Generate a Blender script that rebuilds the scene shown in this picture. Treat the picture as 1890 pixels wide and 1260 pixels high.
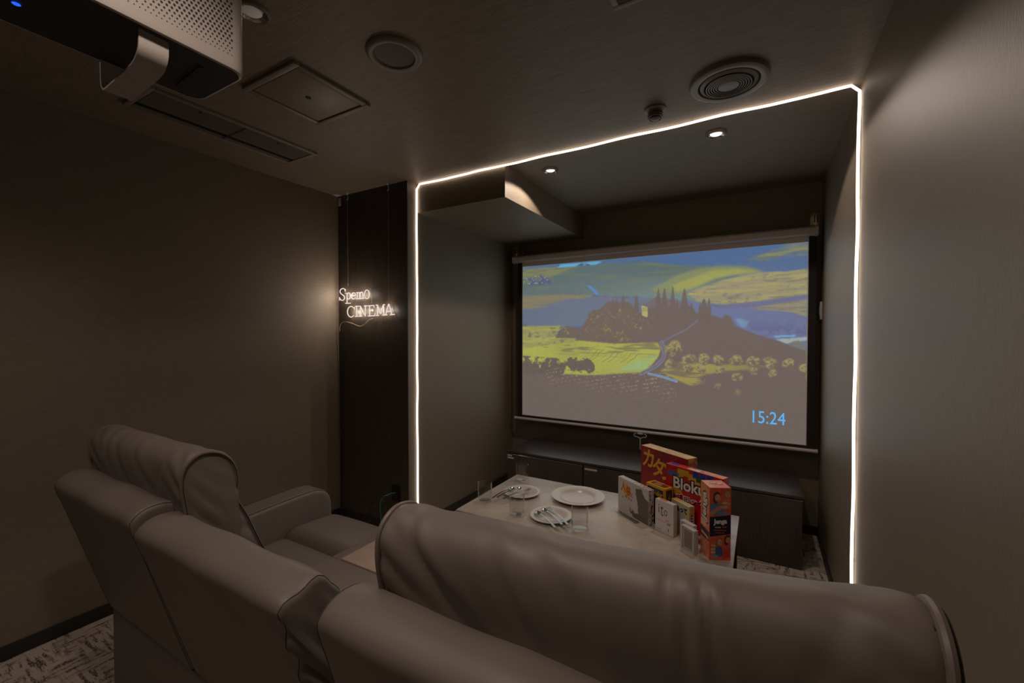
import bpy, bmesh, math, random
import numpy as np
from mathutils import Matrix, Vector
random.seed(7)
for o in list(bpy.data.objects):
    bpy.data.objects.remove(o, do_unlink=True)
scene = bpy.context.scene
C = scene.collection
PI = math.pi

# ------------------------------------------------------------------ camera
cam_d = bpy.data.cameras.new('camera')
cam_d.sensor_fit = 'HORIZONTAL'; cam_d.sensor_width = 36.0
cam_d.lens = 796.4 * 36.0 / 1890.0
cam_d.clip_start = 0.02
cam = bpy.data.objects.new('camera', cam_d); C.objects.link(cam)
cam.location = (0, 0, 1.3817)
cam.rotation_euler = (math.radians(90 - 1.122), 0, math.radians(30.13))
scene.camera = cam

# ------------------------------------------------------------------ world, exposure, light levels
world = bpy.data.worlds.new('world'); scene.world = world
world.use_nodes = True
world.node_tree.nodes['Background'].inputs[0].default_value = (0.02, 0.018, 0.016, 1)
world.node_tree.nodes['Background'].inputs[1].default_value = 0.3
vs = scene.view_settings
vs.view_transform = 'Standard'; vs.look = 'None'; vs.exposure = 0.0; vs.gamma = 1.0
vs.use_curve_mapping = False
WARM = (1.0, 0.82, 0.69)
STRIP_L = 3.6           # radiance of the LED strip round the alcove
NEON_W = 0.55           # watts per lamp point of the neon sign
SPOT_W = 15.0          # the two alcove downlights
ROOM_W = 16.0          # the downlights of the seating area
PICT_L = 1.0
SCREEN_W = 3.0         # light thrown back into the alcove by the projected picture

# ------------------------------------------------------------------ room dimensions (metres)
XL, XR = -2.7575, 0.339          # side walls
XA = -2.0606                     # left wall of the alcove
YP, YS, YB, YR = 2.156, 2.24, 3.5706, -1.6
HC = 2.40
TZ = 0.52                        # table top

# ------------------------------------------------------------------ materials
MATS = {}
def new_mat(name):
    m = bpy.data.materials.new(name); m.use_nodes = True
    MATS[name] = m
    nt = m.node_tree
    return m, nt, nt.nodes['Principled BSDF']
def coords(nt, stretch):
    tc = nt.nodes.new('ShaderNodeTexCoord'); mp = nt.nodes.new('ShaderNodeMapping')
    nt.links.new(tc.outputs['Object'], mp.inputs['Vector'])
    mp.inputs['Scale'].default_value = stretch
    return mp.outputs['Vector']
def noise(nt, vec, scale, detail=4, rough=.55):
    n = nt.nodes.new('ShaderNodeTexNoise')
    n.inputs['Scale'].default_value = scale; n.inputs['Detail'].default_value = detail
    n.inputs['Roughness'].default_value = rough
    nt.links.new(vec, n.inputs['Vector'])
    return n.outputs['Fac']
def mat(name, col, rough=.5, metal=0., spec=.5, bump=None, var=None):
    """bump=(stretch, scale, strength, distance); var=(stretch, scale, amount)"""
    m, nt, b = new_mat(name)
    b.inputs['Base Color'].default_value = (*col, 1)
    b.inputs['Roughness'].default_value = rough
    b.inputs['Metallic'].default_value = metal
    b.inputs['Specular IOR Level'].default_value = spec
    if var:
        f = noise(nt, coords(nt, var[0]), var[1])
        r = nt.nodes.new('ShaderNodeValToRGB')
        r.color_ramp.elements[0].position = .3; r.color_ramp.elements[1].position = .7
        a = var[2]
        r.color_ramp.elements[0].color = (*[c * (1 - a) for c in col], 1)
        r.color_ramp.elements[1].color = (*[c * (1 + a) for c in col], 1)
        nt.links.new(f, r.inputs['Fac']); nt.links.new(r.outputs['Color'], b.inputs['Base Color'])
    if bump:
        f = noise(nt, coords(nt, bump[0]), bump[1])
        bn = nt.nodes.new('ShaderNodeBump')
        bn.inputs['Strength'].default_value = bump[2]; bn.inputs['Distance'].default_value = bump[3]
        nt.links.new(f, bn.inputs['Height']); nt.links.new(bn.outputs['Normal'], b.inputs['Normal'])
    return m
def emit(name, col, strength):
    m, nt, b = new_mat(name)
    b.inputs['Base Color'].default_value = (*[min(c, .8) for c in col], 1)
    b.inputs['Emission Color'].default_value = (*col, 1)
    b.inputs['Emission Strength'].default_value = strength
    return m
def glassy(name, col=(1, 1, 1), rough=.0, ior=1.45):
    m, nt, b = new_mat(name)
    b.inputs['Base Color'].default_value = (*col, 1)
    b.inputs['Roughness'].default_value = rough; b.inputs['IOR'].default_value = ior
    b.inputs['Transmission Weight'].default_value = 1
    return m

WALLC = (.190, .156, .114)
mat('wall', WALLC, .55, spec=.35, bump=((1, 1, 12), 34, .25, .003), var=((1, 1, 9), 22, .10))
mat('wall_side', WALLC, .5, spec=.4, bump=((6, 6, 1), 55, .22, .003), var=((5, 5, .8), 30, .07))
mat('ceiling', (.205, .168, .126), .5, spec=.35, bump=((1, 7, 1), 30, .3, .004), var=((1.0, 6, 1), 14, .14))
mat('panel', (.066, .052, .040), .42, spec=.4, bump=((14, 14, .7), 18, .12, .002), var=((18, 18, .6), 14, .3))
mat('baseboard', (.022, .019, .017), .5)
mat('cabinet', (.062, .046, .039), .42, spec=.45, var=((16, 16, .7), 12, .25), bump=((20, 20, .8), 16, .08, .001))
mat('cabinet_top', (.050, .042, .038), .38, spec=.5, var=((.8, 14, 14), 10, .12))
mat('leather', (.172, .143, .126), .48, spec=.38, bump=((1, 1, 1), 420, .10, .0006), var=((1, 1, 1), 3.5, .05))
mat('leather_seam', (.040, .031, .026), .6)
mat('tray', (.42, .31, .25), .45, var=((1, 6, 1), 8, .06))
mat('black_metal', (.020, .018, .017), .4, .3)
mat('white_plastic', (.55, .52, .50), .42, var=((1, 1, 1), 12, .03))
mat('projector_shell', (.36, .32, .29), .48, spec=.4)
mat('black_plastic', (.012, .011, .011), .5, spec=.3)
mat('dark_mesh', (.022, .019, .018), .6, bump=((1, 1, 1), 900, .4, .0006))
mat('fixture', (.23, .19, .155), .5, var=((1, 1, 1), 14, .06))
mat('fixture_dark', (.012, .010, .009), .7)
mat('speaker_grille', (.10, .088, .076), .6, bump=((1, 1, 1), 700, .4, .0006))
mat('vent_ring', (.23, .205, .175), .38, spec=.5)
mat('chrome', (.55, .52, .50), .16, 1.)
mat('steel', (.46, .45, .43), .2, 1.)
mat('brass', (.45, .36, .20), .35, 1.)
mat('porcelain', (.60, .55, .50), .22, spec=.5)
mat('screen_white', (.80, .74, .70), .7)
mat('screen_black', (.016, .014, .013), .8)
mat('screen_case', (.62, .56, .52), .45)
mat('paper_white', (.62, .57, .54), .5)
mat('ink', (.012, .012, .012), .5)
mat('cable_pale', (.50, .42, .34), .5)
mat('cable_dark', (.012, .011, .010), .5)
mat('cable_green', (.03, .30, .24), .4)
mat('foil', (.50, .50, .52), .3, .6, bump=((1, 1, 1), 60, .3, .002))
def thin_glass(name, tint, reflect, rough, least=.05):
    m, nt, b = new_mat(name)
    nt.nodes.remove(b)
    tr = nt.nodes.new('ShaderNodeBsdfTransparent'); tr.inputs['Color'].default_value = (*tint, 1)
    gl = nt.nodes.new('ShaderNodeBsdfGlossy'); gl.inputs['Roughness'].default_value = rough
    fz = nt.nodes.new('ShaderNodeLayerWeight'); fz.inputs['Blend'].default_value = .5
    lw = nt.nodes.new('ShaderNodeMapRange'); lw.inputs['From Min'].default_value = .45; lw.inputs['From Max'].default_value = 1.0
    lw.inputs['To Min'].default_value = least; lw.inputs['To Max'].default_value = reflect
    nt.links.new(fz.outputs['Facing'], lw.inputs['Value'])
    mx = nt.nodes.new('ShaderNodeMixShader')
    nt.links.new(lw.outputs[0], mx.inputs[0]); nt.links.new(tr.outputs[0], mx.inputs[1]); nt.links.new(gl.outputs[0], mx.inputs[2])
    nt.links.new(mx.outputs[0], nt.nodes['Material Output'].inputs['Surface'])
thin_glass('glass', (.975, .975, .965), .85, .03)
thin_glass('acrylic', (.95, .94, .92), .45, .08)
thin_glass('sign_acrylic', (.97, .96, .95), .05, .5, .002)
emit('strip_light', (1.0, .78, .62), STRIP_L)
emit('neon', (1.0, .87, .80), .80)
MATS['neon'].node_tree.nodes['Principled BSDF'].inputs['Base Color'].default_value = (.02, .02, .02, 1)
MATS['neon'].node_tree.nodes['Principled BSDF'].inputs['Specular IOR Level'].default_value = 0
emit('lens_light', (1.0, .93, .88), 1.1)
emit('lens_dim', (1.0, .86, .74), .04)
emit('blue_led', (.02, .12, 1.0), 1.2)
emit('clock_light', (.09, .40, .83), 1.0)

def marble():
    m, nt, b = new_mat('marble')
    v = coords(nt, (1, 1, 1))
    n1 = noise(nt, v, 5, 8, .65); n2 = noise(nt, coords(nt, (1, 3, 1)), 22, 6, .7)
    mx = nt.nodes.new('ShaderNodeMath'); mx.operation = 'MULTIPLY_ADD'
    mx.inputs[1].default_value = .45
    nt.links.new(n2, mx.inputs[0]); nt.links.new(n1, mx.inputs[2])
    r = nt.nodes.new('ShaderNodeValToRGB')
    e = r.color_ramp.elements
    e[0].position = .50; e[0].color = (.36, .32, .275, 1)
    e[1].position = .86; e[1].color = (.55, .485, .42, 1)
    x = e.new(.66); x.color = (.48, .42, .365, 1)
    nt.links.new(mx.outputs[0], r.inputs['Fac']); nt.links.new(r.outputs['Color'], b.inputs['Base Color'])
    b.inputs['Roughness'].default_value = .26
marble()
def carpet():
    m, nt, b = new_mat('carpet')
    def th(val, lo, hi):
        k = nt.nodes.new('ShaderNodeMapRange'); k.inputs['From Min'].default_value = lo; k.inputs['From Max'].default_value = hi
        nt.links.new(val, k.inputs['Value']); return k.outputs['Result']
    def op(o, a, c):
        k = nt.nodes.new('ShaderNodeMath'); k.operation = o; k.use_clamp = True
        nt.links.new(a, k.inputs[0]); nt.links.new(c, k.inputs[1]); return k.outputs[0]
    stripe_x = noise(nt, coords(nt, (9, 60, 1)), 1.0, 3, .6)
    stripe_y = noise(nt, coords(nt, (52, 9, 1)), 1.0, 3, .6)
    area = noise(nt, coords(nt, (3.5, 3.5, 1)), 1.8, 2, .5)
    fine = noise(nt, coords(nt, (1, 1, 1)), 130, 3, .7)
    sel = th(area, .44, .56)
    a1 = op('MULTIPLY', th(stripe_x, .50, .56), sel)
    inv = nt.nodes.new('ShaderNodeMath'); inv.operation = 'SUBTRACT'; inv.inputs[0].default_value = 1
    nt.links.new(sel, inv.inputs[1])
    a2 = op('MULTIPLY', th(stripe_y, .52, .57), inv.outputs[0])
    dark = op('MULTIPLY', op('ADD', a1, a2), th(fine, .38, .52))
    r = nt.nodes.new('ShaderNodeValToRGB')
    r.color_ramp.elements[0].color = (.50, .42, .365, 1); r.color_ramp.elements[1].color = (.075, .054, .045, 1)
    nt.links.new(dark, r.inputs['Fac']); nt.links.new(r.outputs['Color'], b.inputs['Base Color'])
    b.inputs['Roughness'].default_value = .95; b.inputs['Specular IOR Level'].default_value = .1
    bn = nt.nodes.new('ShaderNodeBump'); bn.inputs['Strength'].default_value = .6; bn.inputs['Distance'].default_value = .003
    nt.links.new(fine, bn.inputs['Height']); nt.links.new(bn.outputs['Normal'], b.inputs['Normal'])
carpet()
def printed():
    m, nt, b = new_mat('print')
    a = nt.nodes.new('ShaderNodeAttribute'); a.attribute_name = 'Col'
    nt.links.new(a.outputs['Color'], b.inputs['Base Color']); b.inputs['Roughness'].default_value = .38
    m, nt, b = new_mat('projected')
    a = nt.nodes.new('ShaderNodeAttribute'); a.attribute_name = 'Col'
    b.inputs['Base Color'].default_value = (.08, .074, .07, 1); b.inputs['Roughness'].default_value = .9; b.inputs['Specular IOR Level'].default_value = 0
    nt.links.new(a.outputs['Color'], b.inputs['Emission Color']); b.inputs['Emission Strength'].default_value = PICT_L
printed()
def flat(name, rgb, rough=.4):
    if name not in MATS:
        mat(name, [lin(c) for c in rgb], rough)
    return name
def lin(c):
    c = c / 255.0
    return c / 12.92 if c <= .04045 else ((c + .055) / 1.055) ** 2.4

# ------------------------------------------------------------------ mesh helpers
def box(bm, x0, x1, y0, y1, z0, z1, bevel=0, seg=2):
    r = bmesh.ops.create_cube(bm, size=1.0)
    vs_ = r['verts']
    for v in vs_:
        v.co = Vector((x0 + (v.co.x + .5) * (x1 - x0), y0 + (v.co.y + .5) * (y1 - y0), z0 + (v.co.z + .5) * (z1 - z0)))
    if bevel:
        es = list({e for v in vs_ for e in v.link_edges})
        bmesh.ops.bevel(bm, geom=es, offset=bevel, offset_type='OFFSET', segments=seg, profile=.5, affect='EDGES', clamp_overlap=True)
    return bm
def B(*a, **k):
    return box(bmesh.new(), *a, **k)
def tube(bm, pts, r, seg=8, cap=True, closed=False):
    pts = [Vector(p) for p in pts]; n = len(pts); rings = []
    up = None
    for i, p in enumerate(pts):
        if closed:
            t = (pts[(i + 1) % n] - pts[i - 1]).normalized()
        else:
            t = (pts[min(i + 1, n - 1)] - pts[max(i - 1, 0)]).normalized()
        if up is None:
            up = Vector((0, 0, 1)) if abs(t.z) < .9 else Vector((0, 1, 0))
        a = t.cross(up)
        if a.length < 1e-6:
            up = Vector((1, 0, 0)); a = t.cross(up)
        a.normalize(); b2 = a.cross(t).normalized(); up = b2
        rr = r[i] if isinstance(r, (list, tuple)) else r
        rings.append([bm.verts.new(p + a * (rr * math.cos(2 * PI * k / seg)) + b2 * (rr * math.sin(2 * PI * k / seg))) for k in range(seg)])
    m = n if closed else n - 1
    for i in range(m):
        A, D = rings[i], rings[(i + 1) % n]
        for k in range(seg):
            bm.faces.new((A[k], A[(k + 1) % seg], D[(k + 1) % seg], D[k]))
    if cap and not closed:
        bm.faces.new(rings[0][::-1]); bm.faces.new(rings[-1])
    return bm
def lathe(bm, prof, seg=40, c=(0, 0, 0)):
    """prof: (radius, z) pairs"""
    rings = []
    for r, z in prof:
        if r < 1e-6:
            rings.append([bm.verts.new((c[0], c[1], c[2] + z))])
        else:
            rings.append([bm.verts.new((c[0] + r * math.cos(2 * PI * k / seg), c[1] + r * math.sin(2 * PI * k / seg), c[2] + z)) for k in range(seg)])
    for A, D in zip(rings, rings[1:]):
        for k in range(seg):
            k2 = (k + 1) % seg
            if len(A) == 1 and len(D) == 1: continue
            if len(A) == 1: bm.faces.new((A[0], D[k], D[k2]))
            elif len(D) == 1: bm.faces.new((A[k], D[0], A[k2]))
            else: bm.faces.new((A[k], D[k], D[k2], A[k2]))
    bmesh.ops.recalc_face_normals(bm, faces=bm.faces[:])
    return bm
def prism(bm, poly, axis, a, b):
    """extrude a 2D polygon; axis 'x': poly=(y,z); 'y': poly=(x,z); 'z': poly=(x,y)"""
    def P3(p, t):
        return {'x': (t, p[0], p[1]), 'y': (p[0], t, p[1]), 'z': (p[0], p[1], t)}[axis]
    A = [bm.verts.new(P3(p, a)) for p in poly]; D = [bm.verts.new(P3(p, b)) for p in poly]
    n = len(poly)
    bm.faces.new(A); bm.faces.new(D[::-1])
    for i in range(n):
        bm.faces.new((A[i], D[i], D[(i + 1) % n], A[(i + 1) % n]))
    bmesh.ops.recalc_face_normals(bm, faces=bm.faces[:])
    return bm
def smooth_loop(pts, n, closed=True):
    """Catmull-Rom through pts, resampled to n points by arc length"""
    pts = [np.array(p, float) for p in pts]; k = len(pts); out = []
    m = k if closed else k - 1
    for i in range(m):
        p0 = pts[(i - 1) % k] if closed else pts[max(i - 1, 0)]
        p1 = pts[i]; p2 = pts[(i + 1) % k]; p3 = pts[(i + 2) % k] if closed else pts[min(i + 2, k - 1)]
        for t in np.linspace(0, 1, 16, endpoint=False):
            out.append(.5 * (2 * p1 + (p2 - p0) * t + (2 * p0 - 5 * p1 + 4 * p2 - p3) * t * t + (3 * p1 - p0 - 3 * p2 + p3) * t ** 3))
    out.append(pts[0] if closed else pts[-1])
    out = np.array(out); d = np.r_[0, np.cumsum(np.linalg.norm(np.diff(out, axis=0), axis=1))]
    s = np.linspace(0, d[-1], n, endpoint=not closed)
    return np.stack([np.interp(s, d, out[:, j]) for j in range(out.shape[1])], 1)

# ------------------------------------------------------------------ object helpers
WORLD = {}
def root_matrix(o):
    return WORLD.get(o.name, Matrix.Identity(4))
def tag(o, label=None, cat=None, group=None, kind=None):
    if label: o['label'] = label
    if cat: o['category'] = cat
    if group: o['group'] = group
    if kind: o['kind'] = kind
    return o
def thing(name, label, cat, loc=(0, 0, 0), rotz=0., group=None):
    o = bpy.data.objects.new(name, None); C.objects.link(o)
    o.empty_display_size = .05
    o.location = loc; o.rotation_euler = (0, 0, rotz)
    WORLD[o.name] = Matrix.Translation(loc) @ Matrix.Rotation(rotz, 4, 'Z')
    return tag(o, label, cat, group)
def to_mesh(bm, name, angle=40):
    me = bpy.data.meshes.new(name); bm.to_mesh(me); bm.free()
    me.polygons.foreach_set('use_smooth', [True] * len(me.polygons))
    me.set_sharp_from_angle(angle=math.radians(angle))
    return me
def link(name, me, material, parent=None, local=False):
    o = bpy.data.objects.new(name, me); C.objects.link(o)
    if material:
        me.materials.clear(); me.materials.append(MATS[material])
    if parent is not None:
        o.parent = parent
        M = root_matrix(parent)
        if not local: me.transform(M.inverted())
        WORLD[o.name] = M
    return o
def part(name, bm, material, parent=None, local=False, angle=40, label=None, kind=None):
    o = link(name, to_mesh(bm, name, angle), material, parent, local)
    return tag(o, label, kind=kind)
def solo(name, bm, material, label, cat, group=None, angle=40):
    return tag(part(name, bm, material, None, angle=angle), label, cat, group)
def struct(name, bm, material, parent=None, angle=40):
    o = part(name, bm, material, parent, angle=angle)
    if parent is None: o['kind'] = 'structure'
    return o
def dup(root, label=None, group=None):
    """copy of a thing with its parts and sub-parts"""
    r = root.copy(); C.objects.link(r)
    if label: r['label'] = label
    if group: r['group'] = group
    for ch in list(root.children):
        c = ch.copy(); C.objects.link(c); c.parent = r
        for g in list(ch.children):
            d = g.copy(); C.objects.link(d); d.parent = c
    return r
def text_mesh(s, size, depth=.0004, offset=0., name='text'):
    cu = bpy.data.curves.new('lettering', 'FONT')
    cu.body = s; cu.size = size; cu.extrude = depth; cu.offset = offset; cu.resolution_u = 3
    cu.align_x = 'CENTER'; cu.align_y = 'CENTER'
    o = bpy.data.objects.new('lettering', cu); C.objects.link(o)
    dg = bpy.context.evaluated_depsgraph_get(); dg.update()
    me = bpy.data.meshes.new_from_object(o.evaluated_get(dg))
    bpy.data.objects.remove(o, do_unlink=True); bpy.data.curves.remove(cu)
    me.name = name
    return me
def lettering(s, size, M, material, parent, sx=1., offset=0., shear=0., rot=0., fit=None):
    """flat lettering; text x to the right, y up, facing +z of M (parent-local)"""
    me = text_mesh(s, size, .0003, offset)
    if fit:
        co = np.array([v.co[:] for v in me.vertices]); w = np.ptp(co[:, 0]); h = np.ptp(co[:, 1])
        cx, cy = (co[:, 0].max() + co[:, 0].min()) / 2, (co[:, 1].max() + co[:, 1].min()) / 2
        me.transform(Matrix.Diagonal((fit[0] / max(w, 1e-6), fit[1] / max(h, 1e-6), 1, 1)) @ Matrix.Translation((-cx, -cy, 0)))
    S = Matrix.Identity(4); S[0][0] = sx; S[0][1] = shear
    me.transform(M @ Matrix.Rotation(rot, 4, 'Z') @ S)
    return link('lettering', me, material, parent, local=True)

# ------------------------------------------------------------------ small painter for flat print and the projected picture
class Paint:
    def __init__(s, w, h, col):
        s.w, s.h = w, h
        s.a = np.empty((h, w, 3)); s.a[:] = col
        s.u, s.v = np.meshgrid((np.arange(w)) / (w - 1), (np.arange(h)) / (h - 1))
        s.asp = w / h
    def mix(s, mask, col, soft=None):
        col = np.array(col, float)
        m = np.clip(mask, 0, 1)[..., None]
        s.a[:] = s.a * (1 - m) + col * m
    def poly(s, pts, col, alpha=1., tex=None, soft=0):
        pts = np.array(pts); ins = np.zeros((s.h, s.w), bool)
        x, y = pts[:, 0], pts[:, 1]; j = len(pts) - 1
        for i in range(len(pts)):
            if y[i] != y[j]:
                c = ((y[i] > s.v) != (y[j] > s.v)) & (s.u < (x[j] - x[i]) * (s.v - y[i]) / (y[j] - y[i]) + x[i])
                ins ^= c
            j = i
        m = ins.astype(float) * alpha
        for _ in range(soft):
            m = (m + np.roll(m, 1, 0) + np.roll(m, -1, 0)) / 3; m = (m + np.roll(m, 1, 1) + np.roll(m, -1, 1)) / 3
        if tex is not None: m = m * tex
        s.mix(m, col); return ins
    def ell(s, cu, cv, ru, rv, col, alpha=1., tex=None, soft=.15):
        d = np.sqrt(((s.u - cu) / ru) ** 2 + ((s.v - cv) / rv) ** 2)
        m = np.clip((1 - d) / soft, 0, 1) * alpha
        if tex is not None: m = m * tex
        s.mix(m, col)
    def line(s, pts, width, col, alpha=1.):
        best = np.full((s.h, s.w), 9.)
        for k, (p, q) in enumerate(zip(pts, pts[1:])):
            ax, ay = p[0] * s.asp, p[1]; bx, by = q[0] * s.asp, q[1]
            px, py = s.u * s.asp - ax, s.v - ay; dx, dy = bx - ax, by - ay
            t = np.clip((px * dx + py * dy) / (dx * dx + dy * dy + 1e-9), 0, 1)
            best = np.minimum(best, np.hypot(px - t * dx, py - t * dy))
        s.mix(np.clip((width - best) / (width * .4) , 0, 1) * alpha, col)
    def noise(s, fu, fv, seed=0, octv=3):
        rng = np.random.RandomState(seed); out = np.zeros((s.h, s.w)); amp = 1.; tot = 0
        for o in range(octv):
            gu, gv = int(fu * 2 ** o) + 2, int(fv * 2 ** o) + 2
            g = rng.rand(gv + 1, gu + 1); x = s.u * (gu - 1); y = s.v * (gv - 1)
            xi, yi = x.astype(int), y.astype(int); fx, fy = x - xi, y - yi
            fx = fx * fx * (3 - 2 * fx); fy = fy * fy * (3 - 2 * fy)
            out += amp * (g[yi, xi] * (1 - fx) * (1 - fy) + g[yi, xi + 1] * fx * (1 - fy) + g[yi + 1, xi] * (1 - fx) * fy + g[yi + 1, xi + 1] * fx * fy)
            tot += amp; amp *= .5
        return out / tot
    def grade(s, n, amount):
        s.a *= (1 + amount * (n - .5) * 2)[..., None]
def picture(name, p, w, h, M, material, parent, local=True):
    """the painted raster as a fine grid of coloured vertices, x right / z up, facing -y of M"""
    H, W = p.h, p.w
    co = np.zeros((H, W, 3)); co[..., 0] = p.u * w; co[..., 2] = (1 - p.v) * h
    idx = np.arange(H * W).reshape(H, W)
    f = np.stack([idx[1:, :-1], idx[1:, 1:], idx[:-1, 1:], idx[:-1, :-1]], -1).reshape(-1, 4)
    me = bpy.data.meshes.new(name)
    me.from_pydata(co.reshape(-1, 3).tolist(), [], f.tolist())
    c = np.clip(p.a, 0, 255) / 255.0
    l = np.where(c <= .04045, c / 12.92, ((c + .055) / 1.055) ** 2.4)
    at = me.color_attributes.new('Col', 'FLOAT_COLOR', 'POINT')
    at.data.foreach_set('color', np.concatenate([l, np.ones((H, W, 1))], -1).astype(np.float32).ravel())
    me.transform(M)
    return link(name, me, material, parent, local=local)

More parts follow.
